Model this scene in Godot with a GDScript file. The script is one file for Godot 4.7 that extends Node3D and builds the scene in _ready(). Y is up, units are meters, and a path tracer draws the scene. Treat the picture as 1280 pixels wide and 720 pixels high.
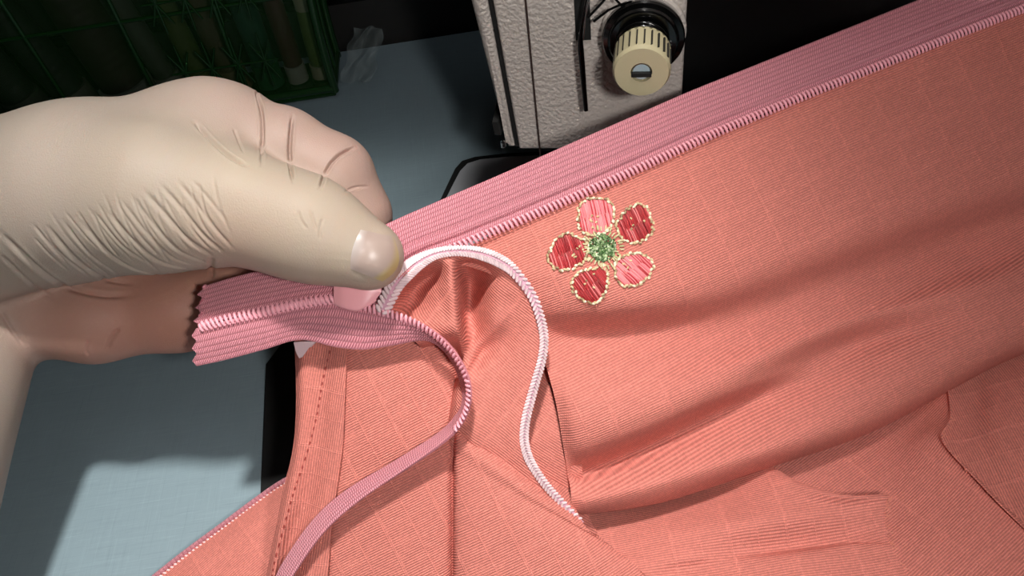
extends Node3D
# A hand holds the end of a pink zipper that is sewn to a coral garment, in front of a sewing machine on a grey-blue table.

# ---------------------------------------------------------------- camera frame (also used to lay points out)
const FOCAL := 1000.0
const PITCH := 0.8157
const ROLL := 0.1546
const EYE := Vector3(0.0, 0.225, 0.212)
var cam_r: Vector3
var cam_u: Vector3
var cam_f: Vector3
var rng := RandomNumberGenerator.new()
var M := {}

func ray(x: float, y: float) -> Vector3:
	return cam_f + cam_r * ((x - 640.0) / FOCAL) - cam_u * ((y - 360.0) / FOCAL)

func at(x: float, y: float, d: float) -> Vector3:          # a measured pixel and its distance -> a place in metres
	return EYE + ray(x, y) * d

func on_height(x: float, y: float, h: float) -> Vector3:
	var r := ray(x, y)
	return EYE + r * ((h - EYE.y) / r.y)

func on_plane(x: float, y: float, p: Vector3, n: Vector3) -> Vector3:
	var r := ray(x, y)
	return EYE + r * (n.dot(p - EYE) / n.dot(r))

func pix(p: Vector3) -> Vector2:
	var q := p - EYE
	var z := q.dot(cam_f)
	return Vector2(640.0 + FOCAL * q.dot(cam_r) / z, 360.0 - FOCAL * q.dot(cam_u) / z)

# ---------------------------------------------------------------- mesh helpers
class MB:
	var v := PackedVector3Array()
	var n := PackedVector3Array()
	var uv := PackedVector2Array()
	var c := PackedColorArray()
	var i := PackedInt32Array()

	func tri(a: int, b: int, d: int) -> void:               # wound so that the front is where the normals point
		var w := (v[b] - v[a]).cross(v[d] - v[a])
		if w.dot(n[a] + n[b] + n[d]) > 0.0:
			i.append(a); i.append(d); i.append(b)
		else:
			i.append(a); i.append(b); i.append(d)

	func add(p: Vector3, nn: Vector3, t := Vector2.ZERO, col := Color.WHITE) -> int:
		v.append(p); n.append(nn); uv.append(t); c.append(col)
		return v.size() - 1

	func quad(a: int, b: int, d: int, e: int) -> void:
		tri(a, b, d); tri(a, d, e)

	func tube(pts: PackedVector3Array, rad: PackedFloat32Array, sides := 6, col := Color.WHITE, flat := 1.0, up := Vector3.ZERO) -> void:
		var m := pts.size()
		var prev := Vector3.ZERO
		var first := v.size()
		var length := 0.0
		for k in m:
			var t: Vector3 = (pts[mini(k + 1, m - 1)] - pts[maxi(k - 1, 0)]).normalized()
			if k > 0:
				length += pts[k].distance_to(pts[k - 1])
			if prev == Vector3.ZERO:
				prev = up if up != Vector3.ZERO else (Vector3.UP if absf(t.y) < 0.9 else Vector3.RIGHT)
			var a := (prev - t * prev.dot(t)).normalized()
			if up != Vector3.ZERO:
				a = (up - t * up.dot(t)).normalized()
			var b := t.cross(a)
			prev = a
			for s in sides + 1:
				var w := TAU * s / sides
				add(pts[k] + (a * cos(w) * flat + b * sin(w)) * rad[k], (a * cos(w) / flat + b * sin(w)).normalized(), Vector2(float(s) / sides * 0.01, length), col)
		for k in m - 1:
			for s in sides:
				var q := first + k * (sides + 1) + s
				quad(q, q + 1, q + sides + 2, q + sides + 1)
		for e in [0, m - 1]:
			var t2: Vector3 = (pts[1] - pts[0]).normalized() * -1.0 if e == 0 else (pts[m - 1] - pts[m - 2]).normalized()
			var mid := add(pts[e], t2, Vector2.ZERO, col)
			var base: int = first + e * (sides + 1)
			var ring := []
			for s in sides:
				ring.append(add(v[base + s], t2, Vector2.ZERO, col))
			for s in sides:
				tri(mid, ring[s], ring[(s + 1) % sides])

	func blob(p: Vector3, along: Vector3, half: float, r: float, col: Color) -> void:      # a short rounded stitch
		var pts := PackedVector3Array([p - along * half, p - along * half * 0.6, p + along * half * 0.6, p + along * half])
		tube(pts, PackedFloat32Array([r * 0.3, r, r, r * 0.3]), 5, col)

	func lathe(prof: Array, xf: Transform3D, sides := 40, col := Color.WHITE) -> void:     # [radius, height] pairs, each segment with its own flat normals
		for k in prof.size() - 1:
			var r0: float = prof[k][0]
			var h0: float = prof[k][1]
			var r1: float = prof[k + 1][0]
			var h1: float = prof[k + 1][1]
			var nr := Vector2(h1 - h0, r0 - r1).normalized()
			var first := v.size()
			for s in sides + 1:
				var w := TAU * s / sides
				var dir := Vector3(cos(w), 0, sin(w))
				var nn := (xf.basis * (dir * nr.x + Vector3.UP * nr.y)).normalized()
				add(xf * (dir * r0 + Vector3.UP * h0), nn, Vector2(w * 0.01, h0), col)
				add(xf * (dir * r1 + Vector3.UP * h1), nn, Vector2(w * 0.01, h1), col)
			for s in sides:
				var q := first + s * 2
				quad(q, q + 1, q + 3, q + 2)

	func box(xf: Transform3D, size: Vector3, bevel := 0.0, col := Color.WHITE) -> void:
		var h := size * 0.5
		for ax in 3:
			for sg in [-1.0, 1.0]:
				var e := [Vector3.RIGHT, Vector3.UP, Vector3.BACK]
				var nn: Vector3 = e[ax] * sg
				var p: Vector3 = e[(ax + 1) % 3] * (h[(ax + 1) % 3] - bevel)
				var q: Vector3 = e[(ax + 2) % 3] * (h[(ax + 2) % 3] - bevel)
				var o: Vector3 = nn * h[ax]
				var wn := (xf.basis * nn).normalized()
				var ids := []
				for s in [[-1, -1], [1, -1], [1, 1], [-1, 1]]:
					var l: Vector3 = o + p * s[0] + q * s[1]
					ids.append(add(xf * l, wn, Vector2(l[(ax + 1) % 3], l[(ax + 2) % 3]), col))
				quad(ids[0], ids[1], ids[2], ids[3])
				if bevel > 0.0:
					for side in [0, 1]:
						var ax2: int = (ax + 1 + side) % 3
						var ax3: int = (ax + 2 - side) % 3
						if ax2 < ax:
							continue
						for s2 in [-1.0, 1.0]:
							var f: Vector3 = e[ax2] * s2
							var g: Vector3 = e[ax3] * (h[ax3] - bevel)
							var o1: Vector3 = nn * h[ax] + f * (h[ax2] - bevel)
							var o2: Vector3 = nn * (h[ax] - bevel) + f * h[ax2]
							var wn2 := (xf.basis * (nn + f)).normalized()
							var k := [add(xf * (o1 - g), wn2, Vector2.ZERO, col), add(xf * (o1 + g), wn2, Vector2.ZERO, col), add(xf * (o2 + g), wn2, Vector2.ZERO, col), add(xf * (o2 - g), wn2, Vector2.ZERO, col)]
							quad(k[0], k[1], k[2], k[3])

	func prism(poly: PackedVector2Array, xf: Transform3D, z0: float, z1: float, bevel: float, col := Color.WHITE) -> void:
		# polygon in local x, y, from z0 (back) to z1 (front), front edge bevelled in three steps
		var m := poly.size()
		var ccw := not Geometry2D.is_polygon_clockwise(poly)
		var outn := []
		for k in m:
			var e1 := (poly[k] - poly[(k + m - 1) % m]).normalized()
			var e2 := (poly[(k + 1) % m] - poly[k]).normalized()
			var sgn := 1.0 if ccw else -1.0
			var n1 := Vector2(e1.y, -e1.x) * sgn
			var n2 := Vector2(e2.y, -e2.x) * sgn
			var b := (n1 + n2).normalized()
			outn.append([b, 1.0 / maxf(0.35, b.dot(n1)), n1, n2])
		var rings := [[0.0, z0, 0.0], [0.0, z1 - bevel, 0.0]]
		if bevel > 0.0:
			for k in range(1, 5):
				var w := PI / 2 * k / 4.0
				rings.append([bevel * (1.0 - cos(w)), z1 - bevel + bevel * sin(w), w])
		var first := v.size()
		for rg in rings:
			for k in m:
				for side in [2, 3]:
					var n1b: Vector2 = outn[k][side]
					var soft: Vector2 = outn[k][0]
					if n1b.dot(outn[k][2]) > 0.999 and outn[k][2].dot(outn[k][3]) > 0.8:
						n1b = soft
					if n1b.dot(outn[k][3]) > 0.999 and outn[k][2].dot(outn[k][3]) > 0.8:
						n1b = soft
					var p2: Vector2 = poly[k] - outn[k][0] * (rg[0] * outn[k][1])
					var nn := Vector3(n1b.x * cos(rg[2]), n1b.y * cos(rg[2]), sin(rg[2]))
					add(xf * Vector3(p2.x, p2.y, rg[1]), (xf.basis * nn).normalized(), p2, col)
		for q in rings.size() - 1:
			for k in m:
				var k2 := (k + 1) % m
				var a0 := first + (q * m + k) * 2 + 1
				var a1 := first + (q * m + k2) * 2
				quad(a0, a1, a1 + m * 2, a0 + m * 2)
		for cap in [[0, -1.0], [rings.size() - 1, 1.0]]:
			var pts := PackedVector2Array()
			for k in m:
				pts.append(poly[k] - outn[k][0] * (rings[cap[0]][0] * outn[k][1]))
			var base := v.size()
			for p3 in pts:
				add(xf * Vector3(p3.x, p3.y, rings[cap[0]][1]), (xf.basis * Vector3(0, 0, cap[1])).normalized(), p3, col)
			var ids := Geometry2D.triangulate_polygon(pts)
			for k in range(0, ids.size(), 3):
				tri(base + ids[k], base + ids[k + 1], base + ids[k + 2])

	func mesh() -> ArrayMesh:
		var a := []
		a.resize(Mesh.ARRAY_MAX)
		a[Mesh.ARRAY_VERTEX] = v
		a[Mesh.ARRAY_NORMAL] = n
		a[Mesh.ARRAY_TEX_UV] = uv
		a[Mesh.ARRAY_COLOR] = c
		a[Mesh.ARRAY_INDEX] = i
		var m := ArrayMesh.new()
		m.add_surface_from_arrays(Mesh.PRIMITIVE_TRIANGLES, a)
		return m

func build(mb: MB, called: String, mat: Material, parent: Node = self) -> MeshInstance3D:
	var o := MeshInstance3D.new()
	o.name = numbered(called, parent)
	o.mesh = mb.mesh()
	o.material_override = mat
	parent.add_child(o, true)
	return o

func numbered(called: String, parent: Node = self) -> String:
	if not parent.has_node(NodePath(called)):
		return called
	var k := 1
	while parent.has_node(NodePath("%s_%03d" % [called, k])):
		k += 1
	return "%s_%03d" % [called, k]

func thing(called: String, label: String, category: String, group := "") -> Node3D:
	var o := Node3D.new()
	o.name = numbered(called)
	add_child(o, true)
	tag(o, label, category, group)
	return o

func tag(o: Node, label: String, category: String, group := "") -> Node:
	o.set_meta("label", label)
	o.set_meta("category", category)
	if group != "":
		o.set_meta("group", group)
	return o

func lbl(o: Node, label: String, kind := "") -> Node:
	if label != "":
		o.set_meta("label", label)
	if kind != "":
		o.set_meta("kind", kind)
	return o

# ---------------------------------------------------------------- curves and cloth sheets
func cr(a: Vector4, b: Vector4, c: Vector4, d: Vector4, t: float) -> Vector4:
	return 0.5 * ((2.0 * b) + (c - a) * t + (2.0 * a - 5.0 * b + 4.0 * c - d) * t * t + (3.0 * b - a - 3.0 * c + d) * t * t * t)

func spline(p: Array, t: float) -> Vector4:                 # t 0..1 over the points
	var m := p.size()
	var f := clampf(t, 0.0, 1.0) * (m - 1)
	var k := mini(int(f), m - 2)
	var p0: Vector4 = p[k - 1] if k > 0 else 2.0 * p[0] - p[1]
	var p3: Vector4 = p[k + 2] if k + 2 < m else 2.0 * p[m - 1] - p[m - 2]
	return cr(p0, p[k], p[k + 1], p3, f - k)

func v4(a: Array) -> Array:
	var out := []
	for e in a:
		out.append(Vector4(e[0], e[1], e[2] if e.size() > 2 else 0.0, e[3] if e.size() > 3 else 0.0))
	return out

class Sheet:
	var p: Array          # rows of PackedVector3Array
	var n: Array
	var uv: Array
	var nu: int
	var nv: int

# rows: control rows of [x, y, distance in mm]; more(u, v) may add a distance in mm
func sheet(rows: Array, nu: int, nv: int, more = null) -> Sheet:
	var s := Sheet.new()
	s.nu = nu
	s.nv = nv
	var ctl := []
	for r in rows:
		ctl.append(v4(r))
	var cols := []
	for j in nu + 1:
		var col := []
		for r in ctl:
			col.append(spline(r, float(j) / nu))
		cols.append(col)
	for k in nv + 1:
		var line := PackedVector3Array()
		for j in nu + 1:
			var q: Vector4 = spline(cols[j], float(k) / nv) if ctl.size() > 1 else cols[j][0]
			var d := q.z
			if more != null:
				d += more.call(float(j) / nu, float(k) / nv)
			line.append(at(q.x, q.y, d * 0.001))
		s.p.append(line)
	finish(s)
	return s

func finish(s: Sheet) -> void:
	var mid: int = s.nv / 2
	var along := PackedFloat32Array([0.0])
	for j in s.nu:
		along.append(along[j] + s.p[mid][j].distance_to(s.p[mid][j + 1]))
	var midu: int = s.nu / 2
	var down := PackedFloat32Array([0.0])
	for k in s.nv:
		down.append(down[k] + s.p[k][midu].distance_to(s.p[k + 1][midu]))
	s.n = []
	s.uv = []
	for k in s.nv + 1:
		var nn := PackedVector3Array()
		var tt := PackedVector2Array()
		for j in s.nu + 1:
			var du: Vector3 = s.p[k][mini(j + 1, s.nu)] - s.p[k][maxi(j - 1, 0)]
			var dv: Vector3 = s.p[mini(k + 1, s.nv)][j] - s.p[maxi(k - 1, 0)][j]
			var c := dv.cross(du).normalized()
			nn.append(c)
			tt.append(Vector2(along[j], down[k]))
		s.n.append(nn)
		s.uv.append(tt)
	# the front is the side that mostly faces the eye
	var face := 0.0
	for k in range(0, s.nv + 1, 3):
		for j in range(0, s.nu + 1, 3):
			face += s.n[k][j].dot(EYE - s.p[k][j])
	if face < 0.0:
		for k in s.nv + 1:
			for j in s.nu + 1:
				s.n[k][j] = -s.n[k][j]

func cloth(s: Sheet, thick := 0.0005, back := Vector2.ZERO, tint = null) -> MB:     # front, back and rim
	var m := MB.new()
	var w := s.nu + 1
	var total: int = w * (s.nv + 1)
	for side in 2:
		for k in s.nv + 1:
			for j in s.nu + 1:
				var nn: Vector3 = s.n[k][j]
				var col: Color = tint.call(float(j) / s.nu, float(k) / s.nv) if tint != null else Color.WHITE
				if side == 0:
					m.add(s.p[k][j], nn, s.uv[k][j], col)
				else:
					m.add(s.p[k][j] - nn * thick, -nn, s.uv[k][j] + back, col)
		for k in s.nv:
			for j in s.nu:
				var a: int = side * total + k * w + j
				m.quad(a, a + 1, a + w + 1, a + w)
	var loop := []
	for j in s.nu + 1:
		loop.append(j)
	for k in range(1, s.nv + 1):
		loop.append(k * w + s.nu)
	for j in range(s.nu - 1, -1, -1):
		loop.append(s.nv * w + j)
	for k in range(s.nv - 1, 0, -1):
		loop.append(k * w)
	var cen := Vector3.ZERO
	for q in loop:
		cen += m.v[q]
	cen /= loop.size()
	for q in loop.size():
		var a2: int = loop[q]
		var b2: int = loop[(q + 1) % loop.size()]
		var e := m.v[b2] - m.v[a2]
		var o := e.cross(m.n[a2]).normalized()
		if o.dot(m.v[a2] - cen) < 0.0:
			o = -o
		var i0 := m.add(m.v[a2], o, m.uv[a2], m.c[a2])
		var i1 := m.add(m.v[b2], o, m.uv[b2], m.c[b2])
		var i2 := m.add(m.v[b2 + total], o, m.uv[b2], m.c[b2])
		var i3 := m.add(m.v[a2 + total], o, m.uv[a2], m.c[a2])
		m.quad(i0, i1, i2, i3)
	return m

func on_sheet(s: Sheet, x: float, y: float) -> Array:       # [place, normal] of the sheet where the sight line meets it
	var best := 1e9
	var bk := 0
	var bj := 0
	for k in range(0, s.nv + 1, 4):
		for j in range(0, s.nu + 1, 4):
			var d := pix(s.p[k][j]).distance_squared_to(Vector2(x, y))
			if d < best:
				best = d
				bk = k
				bj = j
	for k in range(maxi(bk - 5, 0), mini(bk + 6, s.nv + 1)):
		for j in range(maxi(bj - 5, 0), mini(bj + 6, s.nu + 1)):
			var d := pix(s.p[k][j]).distance_squared_to(Vector2(x, y))
			if d < best:
				best = d
				bk = k
				bj = j
	var n: Vector3 = s.n[bk][bj]
	return [on_plane(x, y, s.p[bk][bj], n), n]

func resample(pts: PackedVector3Array, step: float) -> Array:   # even steps along a polyline: [places, total]
	var out := PackedVector3Array()
	var left := 0.0
	for k in pts.size() - 1:
		var a := pts[k]
		var b := pts[k + 1]
		var l := a.distance_to(b)
		var t := left
		while t < l:
			out.append(a.lerp(b, t / l))
			t += step
		left = t - l
	return [out]

func path3(ctl: Array, m: int) -> PackedVector3Array:       # [x, y, mm] points -> smooth line in space
	var c := v4(ctl)
	var out := PackedVector3Array()
	for k in m + 1:
		var q := spline(c, float(k) / m)
		out.append(at(q.x, q.y, q.z * 0.001))
	return out

# ---------------------------------------------------------------- textures
func height_image(w: int, h: int, f: Callable) -> ImageTexture:
	var im := Image.create(w, h, false, Image.FORMAT_RF)
	for y in h:
		for x in w:
			var g: float = f.call(x, y)
			im.set_pixel(x, y, Color(g, g, g))
	return ImageTexture.create_from_image(im)

func color_image(w: int, h: int, f: Callable) -> ImageTexture:
	var im := Image.create(w, h, false, Image.FORMAT_RGB8)
	for y in h:
		for x in w:
			im.set_pixel(x, y, f.call(x, y))
	return ImageTexture.create_from_image(im)

func noise_tex(freq: float, octaves: int, size := 256, seed_ := 3) -> NoiseTexture2D:
	var f := FastNoiseLite.new()
	f.seed = seed_
	f.noise_type = FastNoiseLite.TYPE_SIMPLEX_SMOOTH
	f.frequency = freq
	f.fractal_octaves = octaves
	var t := NoiseTexture2D.new()
	t.width = size
	t.height = size
	t.seamless = true
	t.noise = f
	return t

func mat(called: String, c: Color, rough := 0.6, metal := 0.0) -> StandardMaterial3D:
	var m := StandardMaterial3D.new()
	m.resource_name = called
	m.albedo_color = c
	m.roughness = rough
	m.metallic = metal
	return m

func bump(m: StandardMaterial3D, t: Texture2D, cm: float, scale := Vector3.ONE, tri := false) -> StandardMaterial3D:
	m.heightmap_enabled = true
	m.heightmap_texture = t
	m.heightmap_scale = cm
	m.uv1_scale = scale
	m.uv1_triplanar = tri
	return m

func hash1(a: int, b := 0) -> float:
	return fposmod(sin(a * 12.9898 + b * 78.233) * 43758.5453, 1.0)

func materials() -> void:
	# coral dobby cloth: 16 x 16 mm per repeat, fine ribs along u, with window-pane lines and small figures
	var weave := height_image(384, 384, func(x: int, y: int) -> float:
		var rib := 0.5 + 0.5 * sin(TAU * y / 16.0)                      # 24 ribs in 16 mm
		var yarn := 0.5 + 0.5 * sin(TAU * (x / 12.0 + 0.5 * ((y / 16) % 2)))
		var g := rib * (0.72 + 0.28 * yarn)
		var fx := (x / 12) % 32
		var fy := (y / 16) % 24
		if fx == 3 or fx == 4 or fx == 19:                                         # raised pane lines
			g = 0.55 + 0.45 * (0.5 + 0.5 * sin(TAU * x / 12.0))
		var dxx := absi(fx - 11)
		var dyy := absi(fy - 12)
		if dxx + dyy < 6 and (dxx + dyy) % 2 == 0:
			g = 0.35 + 0.65 * rib * yarn
		return g * (0.85 + 0.15 * hash1(x / 12, y / 16)))
	var weave_col := color_image(384, 384, func(x: int, y: int) -> Color:
		var rib := 0.5 + 0.5 * sin(TAU * y / 16.0)
		var yarn := 0.5 + 0.5 * sin(TAU * (x / 12.0 + 0.5 * ((y / 16) % 2)))
		var k := 0.80 + 0.20 * rib * (0.6 + 0.4 * yarn) - 0.06 * hash1(x / 12, y / 16)
		if (x / 12) % 32 == 3 or (x / 12) % 32 == 4 or (x / 12) % 32 == 19:
			k += 0.006
		if (y / 16) % 8 == 5 and yarn > 0.5:
			k += 0.015
		return Color(k, k * 0.985, k * 0.98))
	var coral := mat("coral_cloth", Color(0.95, 0.588, 0.538), 0.85)
	coral.albedo_texture = weave_col
	bump(coral, weave, 0.02, Vector3(62.5, 62.5, 62.5))
	coral.metallic_specular = 0.22
	coral.backlight_enabled = true
	coral.backlight = Color(0.22, 0.07, 0.055)
	M.coral = coral
	# zipper tape: slanted knit stitches in lengthwise ribs; 8 mm long by 8 mm wide per repeat
	var knit := height_image(192, 192, func(x: int, y: int) -> float:
		var course := y / 32.0                                          # ribs 1.3 mm apart
		var inn := fposmod(course, 1.0)
		var rib := sin(PI * inn)
		var st := 0.5 + 0.5 * sin(TAU * (x / 16.0 + inn * 1.1 + 0.35 * (int(course) % 2)))
		return pow(rib, 0.5) * (0.25 + 0.75 * st))
	var knit_col := color_image(192, 192, func(x: int, y: int) -> Color:
		var course := y / 32.0
		var inn := fposmod(course, 1.0)
		var st := 0.5 + 0.5 * sin(TAU * (x / 16.0 + inn * 1.1 + 0.35 * (int(course) % 2)))
		var k := 0.64 + 0.36 * pow(sin(PI * inn), 0.5) * st
		return Color(0.12 + 0.88 * k, k * (0.84 + 0.16 * st), k * (0.87 + 0.13 * st)))
	var tape := mat("pink_tape", Color(0.985, 0.69, 0.74), 0.6)
	tape.albedo_texture = knit_col
	bump(tape, knit, 0.03, Vector3(125, 125, 125))
	tape.rim_enabled = true
	tape.rim = 0.4
	tape.rim_tint = 0.5
	tape.backlight_enabled = true
	tape.backlight = Color(0.16, 0.06, 0.08)
	M.tape = tape
	var thread := mat("thread", Color(1, 1, 1), 0.45)
	thread.vertex_color_use_as_albedo = true
	M.thread = thread
	M.coil = mat("pink_coil", Color(0.95, 0.66, 0.71), 0.35)
	M.slider = mat("pink_enamel", Color(0.95, 0.66, 0.69), 0.3)
	M.slider.clearcoat_enabled = true
	M.slider.clearcoat = 0.4
	# skin
	var skin := mat("skin", Color(1, 1, 1), 0.55)
	skin.metallic_specular = 0.4
	skin.vertex_color_use_as_albedo = true
	skin.subsurf_scatter_enabled = true
	skin.subsurf_scatter_strength = 0.08
	bump(skin, noise_tex(0.09, 4, 256, 7), 0.007, Vector3(80, 80, 80), true)
	M.skin = skin
	var nail := mat("nail", Color(0.86, 0.72, 0.66), 0.36)
	nail.vertex_color_use_as_albedo = true
	nail.albedo_color = Color.WHITE
	M.nail = nail
	# table laminate: linen-like crossing strokes
	var n := 1024
	var acc := PackedFloat32Array()
	acc.resize(n * n)
	var rr := RandomNumberGenerator.new()
	rr.seed = 11
	for k in 15000:
		var x0 := rr.randi() % n
		var y0 := rr.randi() % n
		var l := rr.randi_range(12, 110)
		var up := rr.randf() < 0.36
		var a := rr.randf_range(-0.30, 0.30)
		for q in l:
			var fade := sin(PI * q / l)
			var px := (x0 + (0 if up else q)) % n
			var py := (y0 + (q if up else 0)) % n
			acc[py * n + px] += a * fade
	var lin_h := Image.create(n, n, false, Image.FORMAT_RF)
	var lin_c := Image.create(n, n, false, Image.FORMAT_RGB8)
	for y in n:
		for x in n:
			var g := clampf(0.5 + acc[y * n + x] * 0.6, 0.0, 1.0)
			lin_h.set_pixel(x, y, Color(g, g, g))
			var k := 0.80 + 0.20 * g
			lin_c.set_pixel(x, y, Color(k, k, k * 1.0))
	var lam := mat("laminate", Color(0.575, 0.655, 0.69), 0.42)
	lam.albedo_texture = ImageTexture.create_from_image(lin_c)
	bump(lam, ImageTexture.create_from_image(lin_h), 0.006, Vector3(5.5, 5.5, 5.5), true)
	lam.uv1_world_triplanar = true
	M.laminate = lam
	# machine
	var enamel := mat("wrinkled_enamel", Color(0.73, 0.695, 0.67), 0.42)
	bump(enamel, noise_tex(0.05, 3, 256, 21), 0.042, Vector3(40, 40, 40), true)
	enamel.uv1_world_triplanar = true
	M.enamel = enamel
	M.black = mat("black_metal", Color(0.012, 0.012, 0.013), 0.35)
	M.gloss_black = mat("gloss_black", Color(0.02, 0.02, 0.02), 0.15)
	M.rubber = mat("black_rubber", Color(0.012, 0.012, 0.012), 0.8)
	M.chrome = mat("chrome", Color(0.8, 0.8, 0.8), 0.16, 1.0)
	M.dark_steel = mat("dark_steel", Color(0.18, 0.17, 0.17), 0.25, 1.0)
	M.bed = mat("bed_steel", Color(0.70, 0.71, 0.73), 0.45)
	M.cream = mat("cream_plastic", Color(0.72, 0.68, 0.55), 0.4)
	M.groove = mat("groove", Color(0.10, 0.09, 0.07), 0.8)
	M.wood = mat("dark_wood", Color(0.05, 0.045, 0.04), 0.6)
	M.wall = mat("wall_paint", Color(0.10, 0.10, 0.10), 0.9)
	M.floor = mat("floor_paint", Color(0.14, 0.13, 0.12), 0.8)
	var green := mat("green_plastic", Color(0.10, 0.24, 0.07, 0.22), 0.3)
	green.transparency = BaseMaterial3D.TRANSPARENCY_ALPHA
	M.green_clear = green
	M.green = mat("green_plastic_rib", Color(0.07, 0.20, 0.07), 0.22)
	var film := mat("clear_film", Color(0.6, 0.65, 0.65, 0.16), 0.3)
	film.transparency = BaseMaterial3D.TRANSPARENCY_ALPHA
	M.film = film
	var lit := mat("lamp_glow", Color(1, 1, 1), 0.5)
	lit.emission_enabled = true
	lit.emission = Color(1.0, 0.97, 0.92)
	lit.emission_energy_multiplier = 2.0
	M.lit = lit
	var dim := lit.duplicate()
	dim.emission_energy_multiplier = 0.15
	M.dim_lit = dim

# ---------------------------------------------------------------- the scene
func _ready() -> void:
	rng.seed = 5
	var r0 := Vector3.RIGHT
	cam_f = Vector3(0, -sin(PITCH), -cos(PITCH))
	var u0 := Vector3(0, cos(PITCH), -sin(PITCH))
	cam_r = r0 * cos(ROLL) - u0 * sin(ROLL)
	cam_u = r0 * sin(ROLL) + u0 * cos(ROLL)
	var cam := Camera3D.new()
	cam.name = "camera"
	cam.fov = rad_to_deg(2.0 * atan(360.0 / FOCAL))
	cam.near = 0.01
	cam.far = 10.0
	cam.transform = Transform3D(Basis(cam_r, cam_u, -cam_f), EYE)
	add_child(cam)
	cam.current = true
	var env := Environment.new()
	env.background_mode = Environment.BG_COLOR
	env.background_color = Color(0.01, 0.01, 0.012)
	env.tonemap_mode = Environment.TONE_MAPPER_LINEAR
	env.tonemap_exposure = 1.0
	env.sdfgi_enabled = true
	env.ssao_enabled = true
	env.ssil_enabled = true
	var we := WorldEnvironment.new()
	we.name = "environment"
	we.environment = env
	add_child(we)
	# [place, size, energy, colour]: a lamp above the table and a second one to the right of the photographer
	var lamps := [
		["pendant_lamp", "white work lamp hanging above the table", Vector3(0.04, 0.85, 0.09), Vector3(-0.080, 0.02, 0.098), 0.06, 0.80, Color(1.0, 0.99, 0.97), 15.0],
		["desk_lamp", "small gooseneck lamp to the right of the photographer", Vector3(0.055, 0.258, 0.265), Vector3(0.02, 0.05, 0.0), 0.024, 0.043, Color(1.0, 0.985, 0.97), 0.0]]
	materials()
	room()
	table()
	machine()
	garment()
	hand()
	basket()
	for l in lamps:
		lamp(l[0], l[1], l[2], l[3], l[4], l[5], l[6], l[7])
	fill_panel(0.12)

func room() -> void:
	var walls := [["wall_back", Vector3(0, 0.5, -1.25), Vector3(3.2, 2.6, 0.1)], ["wall_front", Vector3(0, 0.5, 1.75), Vector3(3.2, 2.6, 0.1)], ["wall_left", Vector3(-1.55, 0.5, 0.25), Vector3(0.1, 2.6, 3.1)], ["wall_right", Vector3(1.55, 0.5, 0.25), Vector3(0.1, 2.6, 3.1)], ["ceiling", Vector3(0, 1.8, 0.25), Vector3(3.2, 0.1, 3.1)], ["floor", Vector3(0, -0.8, 0.25), Vector3(3.2, 0.1, 3.1)]]
	for w in walls:
		var m := MB.new()
		m.box(Transform3D(Basis(), w[1]), w[2])
		lbl(build(m, w[0], M.floor if w[0] == "floor" else M.wall), "", "structure")

func lamp(called: String, label: String, p: Vector3, target: Vector3, size: float, energy: float, c: Color, cone: float) -> void:
	var t := thing(called, label, "lamp")
	var m := MB.new()
	var aim := (target - p).normalized()
	var side := aim.cross(Vector3.FORWARD).normalized()
	var xf := Transform3D(Basis(side, -aim, side.cross(-aim)), p)
	m.lathe([[0.0, 0.03], [size * 0.5, 0.03], [size * 0.62, 0.0], [size * 0.56, 0.0], [size * 0.5, 0.006], [0.0, 0.006]], xf, 32)
	build(m, "shade", M.cream, t)
	m = MB.new()
	m.lathe([[0.0, 0.0055], [size * 0.48, 0.0055], [size * 0.48, 0.002], [0.0, 0.002]], xf, 32)
	build(m, "bulb", M.lit, t)
	m = MB.new()
	if cone > 0.0:
		m.tube(PackedVector3Array([p - aim * 0.028, p + Vector3(0.0, 0.08, 0.0), Vector3(p.x, 1.74, p.z)]), PackedFloat32Array([0.003, 0.003, 0.003]), 8)
		build(m, "cord", M.black, t)
	else:
		var foot := Vector3(p.x + 0.42, 0.001, p.z - 0.05)
		var c4 := []
		for q in [foot, foot + Vector3(0, p.y * 0.7, 0), foot.lerp(p, 0.4) + Vector3(0, p.y * 0.6 + 0.1, 0), p + Vector3(0, 0.06, 0), p - aim * 0.028]:
			c4.append(Vector4(q.x, q.y, q.z, 0))
		var smooth := PackedVector3Array()
		var rad := PackedFloat32Array()
		for k in 33:
			var q4 := spline(c4, k / 32.0)
			smooth.append(Vector3(q4.x, q4.y, q4.z))
			rad.append(0.005)
		m.tube(smooth, rad, 10)
		build(m, "gooseneck", M.black, t)
		m = MB.new()
		m.lathe([[0.0, 0.02], [0.05, 0.018], [0.055, 0.0005], [0.0, 0.0005]], Transform3D(Basis(), foot), 32)
		build(m, "base", M.black, t)
	var o: Light3D
	if cone > 0.0:
		var sp := SpotLight3D.new()
		sp.spot_angle = cone
		sp.spot_angle_attenuation = 1.0
		sp.spot_range = 6.0
		sp.spot_attenuation = 2.0
		o = sp
	else:
		var om := OmniLight3D.new()
		om.omni_range = 6.0
		om.omni_attenuation = 2.0
		o = om
	o.name = "lamp_light"
	o.transform = Transform3D(Basis(side, side.cross(aim), -aim), p + aim * 0.012)
	o.light_color = c
	o.light_energy = energy
	o.light_size = size * 0.5
	o.shadow_enabled = true
	t.add_child(o)

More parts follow.
